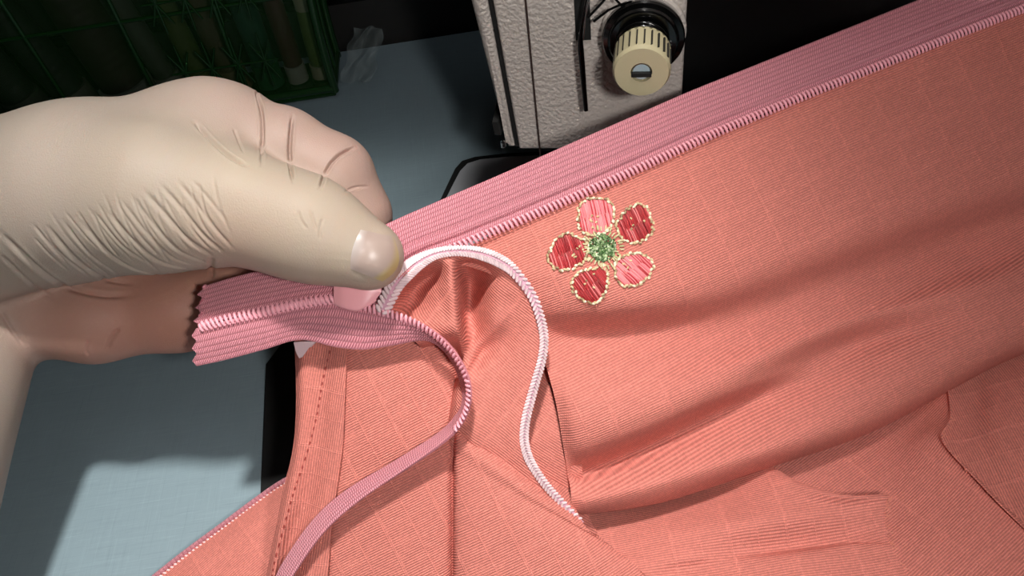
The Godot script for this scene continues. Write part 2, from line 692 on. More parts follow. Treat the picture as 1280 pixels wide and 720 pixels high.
func fill_panel(energy: float) -> void:  # added, unseen panel that only lifts the shadows
	var t := thing("added_fill_light", "added fill light panel under the ceiling, out of view", "fill light")
	var m := MB.new()
	m.box(Transform3D(Basis(), Vector3(0.2, 1.742, 0.5)), Vector3(0.62, 0.016, 0.62), 0.002)
	build(m, "frame", M.cream, t)
	m = MB.new()
	m.box(Transform3D(Basis(), Vector3(0.2, 1.733, 0.5)), Vector3(0.58, 0.004, 0.58))
	build(m, "diffuser", M.dim_lit, t)
	var l := AreaLight3D.new()
	l.name = "fill_light"
	l.area_size = Vector2(0.58, 0.58)
	l.transform = Transform3D(Basis(Vector3.RIGHT, -PI / 2), Vector3(0.2, 1.728, 0.5))
	l.light_energy = energy
	l.light_color = Color(0.95, 0.97, 1.0)
	l.shadow_enabled = true
	t.add_child(l)

func table() -> void:
	var t := thing("sewing_table", "sewing table with a grey-blue linen-textured laminate top", "table")
	var m := MB.new()
	m.box(Transform3D(Basis(), Vector3(0.0, -0.0125, 0.20)), Vector3(1.5, 0.025, 0.80), 0.002)
	build(m, "tabletop", M.laminate, t)
	for sx in [-1, 1]:
		for sz in [-0.15, 0.55]:
			m = MB.new()
			m.box(Transform3D(Basis(), Vector3(0.70 * sx, -0.3875, sz)), Vector3(0.05, 0.725, 0.05), 0.002)
			build(m, "leg", M.black, t)
	# black board and rail along the back edge
	m = MB.new()
	m.box(Transform3D(Basis(), Vector3(0.0, 0.045, -0.212)), Vector3(1.5, 0.14, 0.022), 0.002)
	lbl(build(m, "back_board", M.wood, t), "black board along the table's back edge")
	m = MB.new()
	m.box(Transform3D(Basis(), Vector3(0.0, 0.030, -0.1995)), Vector3(1.5, 0.006, 0.004), 0.001)
	build(m, "rail", M.dark_steel, t)

# ---------------------------------------------------------------- sewing machine
var head_o: Vector3
var head_d := Vector3(0.9686, 0, 0.2487)
var head_n := Vector3(-0.2487, 0, 0.9686)

func hl(x: float, y: float, off := 0.0) -> Vector2:         # pixel -> metres along and up the machine's front face
	var p := on_plane(x, y, head_o + head_n * off, head_n) - head_o
	return Vector2(p.dot(head_d), p.y)

func machine() -> void:
	head_o = at(640, 187, 0.280)
	var xf := Transform3D(Basis(head_d, Vector3.UP, head_n), head_o)
	var t := thing("sewing_machine", "off-white sewing machine head with a cream tension dial", "sewing machine")
	var top := 0.125
	var lb := hl(648, 187)
	var lt := hl(614, 0)
	var slope := (lt - lb) / (lt.y - lb.y)
	var seam_top := lb + slope * top
	var right := hl(858, 20).x
	var m := MB.new()
	# front casting
	m.prism(PackedVector2Array([lb + Vector2(0.0003, 0), Vector2(right, lb.y), Vector2(right, top + lb.y), seam_top + Vector2(0.0003, 0)]), xf, -0.075, 0.0, 0.0012)
	build(m, "head", M.enamel, t)
	# face plate on the left, slightly behind a dark joint
	m = MB.new()
	var l0 := hl(634, 187)
	var l1 := hl(586, 0)
	var ls := (l1 - l0) / (l1.y - l0.y)
	m.prism(PackedVector2Array([l0, lb + Vector2(-0.0010, 0), seam_top + Vector2(-0.0010, 0), l0 + ls * (top - l0.y + lb.y)]), xf, -0.072, -0.0002, 0.0030)
	lbl(build(m, "face_plate", M.enamel, t), "narrow off-white plate along the head's left edge")
	m = MB.new()
	m.prism(PackedVector2Array([lb + Vector2(-0.0012, 0.0005), lb + Vector2(0.0004, 0.0005), seam_top + Vector2(0.0004, 0), seam_top + Vector2(-0.0012, 0)]), xf, -0.07, -0.0012, 0.0)
	build(m, "joint", M.rubber, t)
	m = MB.new()
	var nb := hl(622, 160)
	m.prism(PackedVector2Array([nb + Vector2(-0.0012, -0.0026), nb + Vector2(0.0010, -0.0026), nb + Vector2(0.0004, 0.0026), nb + Vector2(-0.0016, 0.0026)]), xf, -0.05, 0.0003, 0.0)
	build(m, "notch", M.rubber, t)
	m = MB.new()
	m.blob(on_plane(629, 180, head_o + head_n * 0.0004, head_n), Vector3.UP, 0.0016, 0.0011, Color.WHITE)
	build(m, "screw", M.chrome, t)
	# vertical slot with the take-up lever and the check spring
	m = MB.new()
	var sa := hl(720, 50)
	var sb := hl(739, 51)
	m.prism(PackedVector2Array([sa, Vector2(sb.x, sa.y), Vector2(sb.x, top), Vector2(sa.x, top)]), xf, -0.01, 0.0002, 0.0)
	lbl(build(m, "lever_slot", M.rubber, t), "black vertical slot")
	m = MB.new()
	var lev := PackedVector3Array()
	var lr := PackedFloat32Array()
	for q in [[738, -30, 1.0], [732, 5, 1.0], [727, 35, 1.6], [725.5, 50, 2.6], [726, 62, 3.2], [728, 85, 3.0], [730, 110, 2.7], [732.5, 138, 2.4]]:
		lev.append(on_plane(q[0], q[1], head_o + head_n * 0.006, head_n))
		lr.append(q[2] * 0.00030)
	m.tube(lev, lr, 10)
	lbl(build(m, "check_spring", M.dark_steel, t), "dark chrome thread hook hanging from the slot")
	m = MB.new()
	for k in 3:
		var w := PackedVector3Array()
		for q in [[742 - k * 3, -20], [735 - k * 2, 8], [729 + k, 30], [724 + k * 3, 42], [727 + k, 50]]:
			w.append(on_plane(q[0], q[1], head_o + head_n * (0.003 + 0.001 * k), head_n))
		m.tube(w, PackedFloat32Array([0.00022, 0.00022, 0.00022, 0.00022, 0.00022]), 6)
	build(m, "wire", M.chrome, t)
	# needle thread running straight down the face
	m = MB.new()
	var th := PackedVector3Array()
	for q in [[655, -20], [657, 0], [665.5, 90], [674, 178]]:
		th.append(on_plane(q[0], q[1], head_o + head_n * 0.0006, head_n))
	th.append(th[3] + Vector3(0, -0.012, -0.001))
	m.tube(th, PackedFloat32Array([0.0003, 0.0003, 0.0003, 0.0003, 0.0003]), 6)
	lbl(build(m, "needle_thread", mat("brown_thread", Color(0.20, 0.13, 0.11), 0.7), t), "brown thread running down the face")
	# tension dial
	var yv := Basis(head_d, head_n, head_d.cross(head_n))
	var p0 := on_plane(804, 49, head_o + head_n * 0.006, head_n)
	var axis := Transform3D(yv, p0 - head_n * 0.006)
	m = MB.new()
	m.lathe([[0.0, 0.0], [0.0125, 0.0], [0.0125, 0.002], [0.0118, 0.0028], [0.0, 0.0028]], axis, 48)
	build(m, "dial_base", M.enamel, t)
	m = MB.new()
	m.lathe([[0.004, 0.0028], [0.0112, 0.0040], [0.0119, 0.0046], [0.0121, 0.0058], [0.0117, 0.0066], [0.0104, 0.0070], [0.0100, 0.0078], [0.0096, 0.0082], [0.004, 0.0086]], axis, 56)
	lbl(build(m, "tension_disc", M.gloss_black, t), "black round disc behind the dial")
	m = MB.new()
	var coil := PackedVector3Array()
	var crad := PackedFloat32Array()
	for k in 97:
		var w := TAU * k / 24.0
		coil.append(axis * Vector3(cos(w) * (0.0078 - 0.0004 * k / 24.0), 0.0092 + 0.0012 * k / 24.0, sin(w) * (0.0078 - 0.0004 * k / 24.0)))
		crad.append(0.00055)
	m.tube(coil, crad, 8)
	lbl(build(m, "tension_spring", M.gloss_black, t), "black coil spring")
	m = MB.new()
	# knurled cream cap with a hole in the middle
	var cap := axis.translated_local(Vector3(0, 0.0125, 0))
	var sides := 120
	for seg in [[0.0078, 0.0, 0.0081, 0.0006], [0.0081, 0.0006, 0.0081, 0.0100], [0.0081, 0.0100, 0.0075, 0.0112]]:
		var first := m.v.size()
		for s in sides + 1:
			var w := TAU * s / sides
			var dip := 0.0004 if (s % 5) < 2 and seg[1] > 0.0005 and seg[1] < 0.005 else 0.0
			for e in 2:
				var rr: float = seg[e * 2] - dip
				m.add(cap * Vector3(cos(w) * rr, seg[e * 2 + 1], sin(w) * rr), (cap.basis * Vector3(cos(w), 0.35 if seg[1] > 0.005 else 0.0, sin(w))).normalized())
		for s in sides:
			var q := first + s * 2
			m.quad(q, q + 1, q + 3, q + 2)
	m.lathe([[0.0075, 0.0112], [0.0030, 0.0112]], cap, 48)
	m.lathe([[0.0, 0.0], [0.0078, 0.0]], cap, 48)
	for q in m.n.size():
		pass
	m.lathe([[0.0030, 0.0112], [0.0030, 0.0040]], cap, 32)
	var dial := build(m, "dial_cap", M.cream, t)
	lbl(dial, "cream knurled cap")
	m = MB.new()
	for k in 24:
		var w := TAU * (k + 0.3) / 24.0
		var pp := cap * Vector3(cos(w) * 0.00792, 0.0055, sin(w) * 0.00792)
		m.box(Transform3D(Basis((cap.basis * Vector3(-sin(w), 0, cos(w))), head_n, (cap.basis * Vector3(cos(w), 0, sin(w)))), pp), Vector3(0.00042, 0.0072, 0.0006))
	lbl(build(m, "groove", M.groove, dial), "dark knurl grooves")
	m = MB.new()
	m.lathe([[0.0029, 0.0], [0.0029, 0.0060], [0.0024, 0.0066], [0.0, 0.0066]], cap.translated_local(Vector3(0, 0.0042, 0)), 32)
	lbl(build(m, "stud", M.chrome, dial), "chrome screw end in the hole")
	m = MB.new()
	m.box(Transform3D(cap.basis, cap * Vector3(0, 0.0109, 0.0008)), Vector3(0.0056, 0.0010, 0.0012))
	build(m, "stud_slot", M.rubber, dial)
	# wire guard above left of the dial
	m = MB.new()
	for ln in [[[735, 22], [752, 4], [766, -12]], [[742, 27], [760, 13], [775, 6], [790, 2]], [[765, -6], [772, 2], [778, 8]]]:
		var w := PackedVector3Array()
		var wr := PackedFloat32Array()
		for q in ln:
			w.append(on_plane(q[0], q[1], head_o + head_n * 0.005, head_n))
			wr.append(0.0004)
		m.tube(w, wr, 6)
	build(m, "thread_guard", M.gloss_black, t)
	# arm running to the right out of the picture, over an added black panel and column standing for shade
	m = MB.new()
	m.box(xf * Transform3D(Basis(), Vector3(right + 0.11, 0.105, -0.038)), Vector3(0.24, 0.09, 0.07), 0.003)
	build(m, "arm", M.enamel, t)
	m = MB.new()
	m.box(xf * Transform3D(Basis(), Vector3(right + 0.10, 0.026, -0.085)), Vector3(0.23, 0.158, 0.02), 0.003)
	lbl(build(m, "shade_panel", M.black, t), "added black panel standing for the shade under the arm")  # added panel: darkness of the open throat given as black colour
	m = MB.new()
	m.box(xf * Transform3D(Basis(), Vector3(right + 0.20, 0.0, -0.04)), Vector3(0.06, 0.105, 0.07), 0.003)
	build(m, "shade_column", M.black, t)  # added column, black in place of the shade under the arm
	# needle bar and presser foot under the head
	m = MB.new()
	var nbx := hl(690, 186).x
	m.tube(PackedVector3Array([xf * Vector3(nbx, 0.01, -0.03), xf * Vector3(nbx, -0.03, -0.03)]), PackedFloat32Array([0.003, 0.003]), 12)
	m.tube(PackedVector3Array([xf * Vector3(nbx, -0.03, -0.03), xf * Vector3(nbx, -0.05, -0.03)]), PackedFloat32Array([0.0008, 0.0004]), 8)
	build(m, "needle_bar", M.chrome, t)
	# bed plate let into the table, with a black gasket round it
	var out := []
	for q in [[700, 193], [640, 195], [600, 199], [584, 204], [575, 213], [567, 228], [556, 250]]:
		var p := on_height(q[0], q[1], 0.002)
		out.append(Vector2(p.x, p.z))
	out.append(Vector2(-0.062, -0.025))
	out.append(Vector2(-0.082, 0.02))
	out.append(Vector2(-0.079, 0.074))
	out.append(Vector2(0.06, 0.06))
	out.append(Vector2(0.24, 0.0))
	var wide := [0.0045, 0.0045, 0.0045, 0.0045, 0.004, 0.0035, 0.003, 0.006, 0.012, 0.012, 0.002, 0.002]
	var inner := PackedVector2Array()
	var outer := PackedVector2Array()
	var cen := Vector2(0.05, 0.02)
	for k in out.size():
		inner.append(Vector2(out[k].x, -out[k].y))
		var away: Vector2 = (out[k] - cen).normalized() * wide[k]
		outer.append(Vector2(out[k].x + away.x, -(out[k].y + away.y)))
	var flat := Transform3D(Basis(Vector3.RIGHT, Vector3.FORWARD, Vector3.UP), Vector3.ZERO)
	m = MB.new()
	m.prism(outer, flat, 0.0001, 0.0010, 0.0004)
	lbl(build(m, "bed_gasket", M.rubber, t), "black strip round the bed plate")
	m = MB.new()
	m.prism(inner, flat, 0.0001, 0.0022, 0.0006)
	lbl(build(m, "bed_plate", M.bed, t), "grey metal bed plate let into the table")

# ---------------------------------------------------------------- garment
var pl_p: Vector3
var pl_n: Vector3

func pd(x: float, y: float, w := 0.0) -> Array:             # control point on the taut panel's plane, lifted w mm towards the eye
	var p := on_plane(x, y, pl_p, pl_n)
	return [x, y, (p - EYE).dot(cam_f) * 1000.0 - w]

func prow(r: Array) -> Array:
	var out := []
	for e in r:
		out.append(pd(e[0], e[1], e[2] if e.size() > 2 else 0.0))
	return out

func fold(r: Array) -> Array:                               # the same, folds deepened
	var out := []
	for e in r:
		out.append(pd(e[0], e[1], e[2] * 2.7))
	return out

func hrow(r: Array) -> Array:                               # control points at a height in mm above the table
	var out := []
	for e in r:
		out.append([e[0], e[1], (on_height(e[0], e[1], e[2] * 0.001) - EYE).dot(cam_f) * 1000.0])
	return out

func weave(s: Sheet, a: Vector2, b: Vector2) -> void:       # lays the cloth's ribs along the line from a to b
	var n := Vector3.ZERO
	for k in range(0, s.nv + 1, 4):
		for j in range(0, s.nu + 1, 4):
			n += s.n[k][j]
	n = n.normalized()
	var mid: Vector3 = s.p[s.nv / 2][s.nu / 2]
	var e1 := (on_plane(b.x, b.y, mid, n) - on_plane(a.x, a.y, mid, n)).normalized()
	var e2 := n.cross(e1)
	for k in s.nv + 1:
		var tt := PackedVector2Array()
		for j in s.nu + 1:
			tt.append(Vector2(s.p[k][j].dot(e1), s.p[k][j].dot(e2)))
		s.uv[k] = tt

func garment() -> void:
	var a := at(480, 385, 0.213)
	var b := at(1280, 15, 0.250)
	var c := at(720, 640, 0.222)
	pl_p = a
	pl_n = (b - a).cross(c - a).normalized()
	if pl_n.dot(EYE - a) < 0.0:
		pl_n = -pl_n
	var t := thing("garment", "coral pink garment spread in folds with a zipper along its edge and an embroidered flower", "garment")
	# main front panel, rows from the zipper down to the big bottom fold
	var front := sheet([
		fold([[548, 330, 0], [622, 289, 0], [720, 247, 0], [850, 188, 0], [1000, 125, 0], [1150, 66, 0], [1300, 4, 0]]),
		fold([[588, 334, 0], [655, 316, 0.5], [745, 288, 1], [870, 246, 1.5], [1015, 195, 1.5], [1160, 148, 1], [1300, 100, 0]]),
		fold([[630, 352, 0.2], [690, 350, 1.2], [770, 342, 2.2], [885, 315, 2.8], [1025, 270, 2.5], [1170, 228, 2], [1300, 185, 1]]),
		fold([[658, 384, -0.2], [705, 388, 0.5], [784, 382, 2.2], [895, 362, 2.6], [1035, 312, 2.5], [1175, 265, 1.5], [1300, 225, 0.5]]),
		fold([[672, 418, -2.0], [714, 420, -2.5], [790, 414, -1.4], [905, 397, -0.6], [1045, 350, -1.0], [1185, 300, -2.4], [1300, 262, -3.0]]),
		fold([[681, 452, -1.2], [718, 456, -0.6], [794, 450, 0.2], [915, 432, 0.2], [1060, 385, -0.2], [1200, 335, -1.2], [1300, 300, -1.6]]),
		fold([[694, 500, 0.3], [726, 505, 2.0], [800, 497, 2.6], [915, 462, 2.4], [1055, 408, 0.5], [1205, 362, 1.5], [1300, 330, 1]]),
		fold([[703, 552, 0.3], [730, 556, 1.8], [805, 533, 2.4], [918, 487, 2.0], [1060, 432, -1.4], [1215, 390, 2.2], [1300, 358, 2]]),
		fold([[709, 588, -0.8], [734, 586, -2.0], [812, 556, -1.8], [925, 505, -1.4], [1075, 455, 0.4], [1225, 412, 3.0], [1300, 382, 3]]),
		fold([[712, 604, -0.4], [737, 603, -0.4], [820, 578, 0.4], [940, 535, 0.8], [1085, 485, 2.4], [1232, 432, 3.2], [1300, 405, 3]]),
		fold([[714, 624, 0.3], [739, 624, 1.2], [827, 604, 2.5], [948, 566, 2.8], [1090, 520, 2.6], [1235, 450, 2.4], [1300, 422, 2]]),
		fold([[715, 640, -0.4], [740, 640, -0.2], [830, 625, 0.6], [950, 586, 0.6], [1090, 538, 0.4], [1236, 461, 0], [1300, 432, -0.5]]),
		fold([[714, 641, -2], [739, 641, -2], [829, 626, -1.5], [950, 586, -1.5], [1088, 538, -1.5], [1232, 461, -2], [1300, 433, -2]]),
		fold([[712, 632, -2.2], [736, 632, -2.2], [824, 616, -2], [946, 574, -2], [1084, 524, -2], [1226, 446, -2.4], [1300, 420, -2.4]])], 260, 180)
	weave(front, Vector2(700, 250), Vector2(1280, 10))
	lbl(build(cloth(front), "front_panel", M.coral, t), "coral front panel with soft diagonal folds")
	# facing strip below the pocket, in shade
	var under := sheet([
		prow([[515, 325, -24], [560, 318, -24], [610, 322, -24], [650, 345, -5], [670, 360, -3]]),
		prow([[540, 440, -26], [600, 430, -26], [640, 425, -22], [676, 430, -9], [700, 440, -8]]),
		prow([[570, 540, -14], [610, 540, -9], [650, 540, -5], [690, 540, -2], [722, 540, -2]]),
		prow([[590, 640, -10], [640, 640, -9], [670, 640, -7], [705, 640, -5.5], [735, 640, -6]]),
		prow([[600, 680, -9], [650, 680, -8.5], [690, 680, -8], [720, 680, -8], [755, 676, -8]])], 60, 80)
	weave(under, Vector2(600, 500), Vector2(690, 560))
	build(cloth(under), "facing", M.coral, t)
	# folded flap whose curved edge is overlocked
	var flap := sheet([
		prow([[476, 386, 3.0], [494, 352, 5.0], [524, 326, 5.5], [562, 314, 5.0], [604, 317, 4.5], [640, 336, 4.0], [664, 366, 4.0], [679, 405, 3.5], [678, 450, 3.0], [664, 500, 2.5], [655, 545, 2.5], [666, 585, 2.2], [696, 622, 2.0], [728, 654, 1.5]]),
		prow([[480, 389, 2.6], [500, 357, 3.6], [528, 334, 4.6], [562, 321, 5.2], [600, 326, 4.2], [632, 344, 3.6], [655, 372, 3.4], [669, 408, 3.0], [667, 450, 2.5], [653, 500, 2.0], [645, 545, 2.0], [656, 588, 1.6], [688, 626, 1.2], [722, 660, 0.5]]),
		prow([[488, 394, 0.5], [512, 364, -5.8], [538, 346, -4.6], [564, 332, 5.9], [590, 342, -10.3], [618, 358, 1.0], [638, 380, 1.8], [650, 412, 1.2], [646, 450, 1.2], [634, 500, 0.8], [626, 545, 0.5], [640, 592, 0.0], [672, 632, -0.5], [712, 668, -1.0]]),
		prow([[496, 400, 0.0], [518, 380, -5.8], [545, 364, 1.5], [568, 352, 5.5], [586, 366, -14.9], [606, 384, -3.4], [620, 402, 0.6], [628, 425, -2.3], [622, 455, -1.1], [612, 500, 0.0], [606, 545, 0.0], [622, 596, -2.0], [656, 640, -3.0], [700, 676, -3.0]]),
		prow([[506, 410, 0.0], [528, 398, 1.2], [552, 390, 3.9], [571, 388, 4.7], [582, 396, -9.2], [594, 412, -8.0], [600, 426, -4.6], [602, 444, -5.8], [598, 470, -1.2], [592, 505, -0.5], [590, 548, 0.0], [604, 600, -4.0], [640, 648, -5.0], [690, 684, -5.0]]),
		prow([[522, 430, 0.0], [540, 424, 1.2], [556, 420, 3.1], [571, 420, 3.9], [578, 430, 0.0], [580, 442, -3.4], [580, 455, -3.4], [578, 470, -1.0], [574, 492, -0.8], [570, 520, -0.5], [566, 552, -4.0], [584, 604, -6.0], [624, 656, -7.0], [680, 692, -7.0]]),
		prow([[534, 440, -13.8], [548, 438, -13.8], [560, 440, -13.8], [568, 444, -13.8], [571, 452, -13.8], [571, 462, -16.1], [569, 472, -7.0], [566, 484, -7.0], [562, 500, -7.0], [558, 524, -7.0], [554, 556, -8.0], [564, 612, -9.0], [610, 668, -9.0], [670, 704, -9.0]])], 220, 110)
	weave(flap, Vector2(580, 500), Vector2(640, 545))
	lbl(build(cloth(flap), "flap", M.coral, t), "coral flap with dark hollows beneath its overlocked edge")
	# its overlocked edge: white-pink looped stitches
	var ec := [[478, 388, 9], [494, 356, 10], [510, 338, 10], [524, 327, 8.5], [542, 318, 6.5], [562, 314, 6], [584, 314, 6.5], [604, 318, 7.5], [624, 326, 7.5], [642, 339, 6.5], [664, 368, 5.5], [676, 400, 5], [680, 425, 4.6], [677, 450, 4.6], [670, 475, 4.8], [663, 500, 5], [657, 525, 5], [655, 548, 5], [659, 568, 4.8], [668, 586, 4.4], [682, 606, 4], [700, 626, 3.6], [728, 654, 2.6]]
	overlock(t, ec)
	# panel left of it, under the free tape, with a crease down the middle
	var lift := func(u: float, v: float) -> float:
		return 0.25 * sin(u * 17.0 + v * 5.0)
	var lower := sheet([
		[[424, 424, 223], [434, 424, 220], [470, 424, 219], [520, 424, 219.5], [552, 430, 221], [566, 434, 222.5], [582, 440, 226], [600, 444, 228], [630, 452, 230], [660, 475, 232]],
		[[421, 490, 223], [431, 490, 219.5], [470, 490, 218.5], [520, 492, 219], [550, 494, 220.5], [563, 498, 221.5], [578, 505, 225], [600, 512, 228], [640, 530, 230], [690, 560, 232]],
		[[419, 550, 223], [429, 550, 220], [470, 550, 219], [520, 548, 219.5], [556, 546, 220.5], [566, 545, 221.5], [573, 545, 217.3], [604, 566, 217], [650, 600, 217.0], [728, 652, 219.8]],
		[[416, 585, 223.5], [426, 585, 220.5], [465, 585, 220], [520, 582, 220.5], [556, 580, 221], [566, 580, 223], [573, 580, 217.4], [612, 600, 216.4], [660, 628, 216.2], [762, 682, 220]],
		[[412, 630, 224], [422, 630, 221], [460, 630, 221], [515, 628, 221], [556, 628, 221.3], [566, 628, 223.4], [573, 628, 217.6], [620, 642, 215.6], [672, 658, 215], [795, 706, 219]],
		[[408, 680, 225], [418, 680, 222], [455, 680, 222], [515, 680, 221.5], [556, 680, 222], [566, 680, 224.3], [573, 680, 218], [625, 685, 215.4], [690, 692, 214.5], [820, 732, 218]],
		[[406, 760, 226], [416, 760, 223], [450, 760, 223], [515, 760, 222], [556, 760, 222.5], [566, 760, 225], [573, 760, 218.5], [630, 760, 215.2], [710, 760, 214], [860, 775, 217]]], 260, 110, lift)
	weave(lower, Vector2(440, 560), Vector2(560, 500))
	lbl(build(cloth(lower), "lower_panel", M.coral, t), "coral lower panel with a crease down its middle")
	# stitched strip at the left
	var strip := sheet([
		[[368, 424, 225], [378, 426, 221], [405, 428, 221], [422, 428, 219.5], [433, 428, 218.5], [434, 428, 219.2]],
		[[370, 500, 224.5], [378, 500, 220.8], [402, 500, 221], [418, 500, 219], [430, 500, 218.0], [431, 500, 218.7]],
		[[366, 560, 224], [374, 560, 220.8], [397, 560, 221.2], [414, 560, 219.2], [427, 560, 218.6], [428, 560, 219.3]],
		[[352, 620, 224], [362, 622, 220.8], [384, 622, 222.3], [404, 620, 219.8], [419, 620, 219.8], [420, 620, 220.5]],
		[[342, 670, 224], [350, 672, 220.8], [366, 672, 223.3], [392, 670, 220.4], [412, 670, 220.8], [413, 670, 221.5]],
		[[330, 735, 224], [338, 735, 220.8], [352, 735, 224], [382, 735, 221], [407, 735, 222], [408, 735, 222.6]]], 80, 110)
	weave(strip, Vector2(400, 440), Vector2(360, 700))
	lbl(build(cloth(strip), "stitched_strip", M.coral, t), "coral strip with a line of dark stitches")
	var m := MB.new()
	var sp := v4([[413, 438], [406, 465], [401, 490], [397, 515], [391, 540], [384, 565], [375, 592], [367, 615], [360, 640], [352, 668], [344, 700], [340, 722]])
	for k in 30:
		var q := spline(sp, k / 29.5)
		var q2 := spline(sp, (k + 0.45) / 29.5)
		var e := on_sheet(strip, q.x, q.y)
		var e2 := on_sheet(strip, q2.x, q2.y)
		var d: Vector3 = e2[0] - e[0]
		m.blob((e[0] + e2[0]) * 0.5 + e[1] * 0.00012, d.normalized(), d.length() * 0.5, 0.00024, Color(0.32, 0.05, 0.04))
	lbl(lbl(build(m, "stitch_line", M.thread, t), "dark running stitches"), "", "stuff")
	# little white corner of the tape lining peeping out at the top of the strip
	var corner := sheet([[[367, 428, 219], [380, 427, 218.5], [396, 427, 218.5]], [[370, 440, 219.5], [380, 438, 219], [388, 433, 218.5]], [[374, 448, 220], [378, 446, 219.5], [384, 438, 219]]], 10, 8)
	lbl(build(cloth(corner), "lining_corner", mat("white_lining", Color(0.86, 0.74, 0.76), 0.7), t), "small white corner")
	lower_right(t)
	hem(t)
	zipper(t)
	flower(t, front)

func overlock(t: Node3D, ec: Array) -> void:
	var m := MB.new()
	var base := []
	for q in ec:
		base.append(pd(q[0], q[1], 0.0))
	var c := v4(base)
	var wd := []
	for q in ec:
		wd.append(Vector4(q[2], 0, 0, 0))
	var pts := PackedVector3Array()
	var ws := PackedFloat32Array()
	var cnt := 260
	for k in cnt + 1:
		var q := spline(c, float(k) / cnt)
		var w := spline(wd, float(k) / cnt).x
		# the edge stands a little proud of the flap
		var lift := lerpf(4.2, 1.8, (k - 130) / 130.0)
		if k < 60:
			lift = lerpf(3.6, 5.6, k / 60.0)
		elif k < 130:
			lift = lerpf(5.6, 4.2, (k - 60) / 70.0)
		pts.append(at(q.x, q.y, (q.z - lift) * 0.001))
		ws.append(w * q.z * 1e-6)
	# a flat core and, round it, looped stitches
	var core := MB.new()
	core.tube(pts, ws, 10, Color(0.82, 0.55, 0.60), 0.45, pl_n)
	lbl(build(core, "overlocked_edge", mat("mauve_yarn", Color(0.80, 0.60, 0.67), 0.7), t), "pale pink overlocked edge")
	var edge := t.get_node("overlocked_edge")
	for k in range(0, pts.size() - 1):
		var tg := (pts[mini(k + 1, cnt)] - pts[maxi(k - 1, 0)]).normalized()
		var sd := tg.cross(pl_n).normalized()
		for sg in [-1.0, 1.0]:
			var ct: Vector3 = pts[k] + sd * sg * ws[k] * 0.62 + pl_n * ws[k] * 0.36
			var dirn: Vector3 = (sd * sg * 0.75 + tg * 0.65 - pl_n * 0.35).normalized()
			var g := 0.72 + 0.2 * rng.randf()
			if k % 2 == 0:
				m.blob(ct, dirn, maxf(ws[k] * 0.62, 0.0008), 0.00036 + ws[k] * 0.09, Color(g, g * 0.76, g * 0.79))
	lbl(build(m, "loop_stitches", M.thread, edge), "", "stuff")

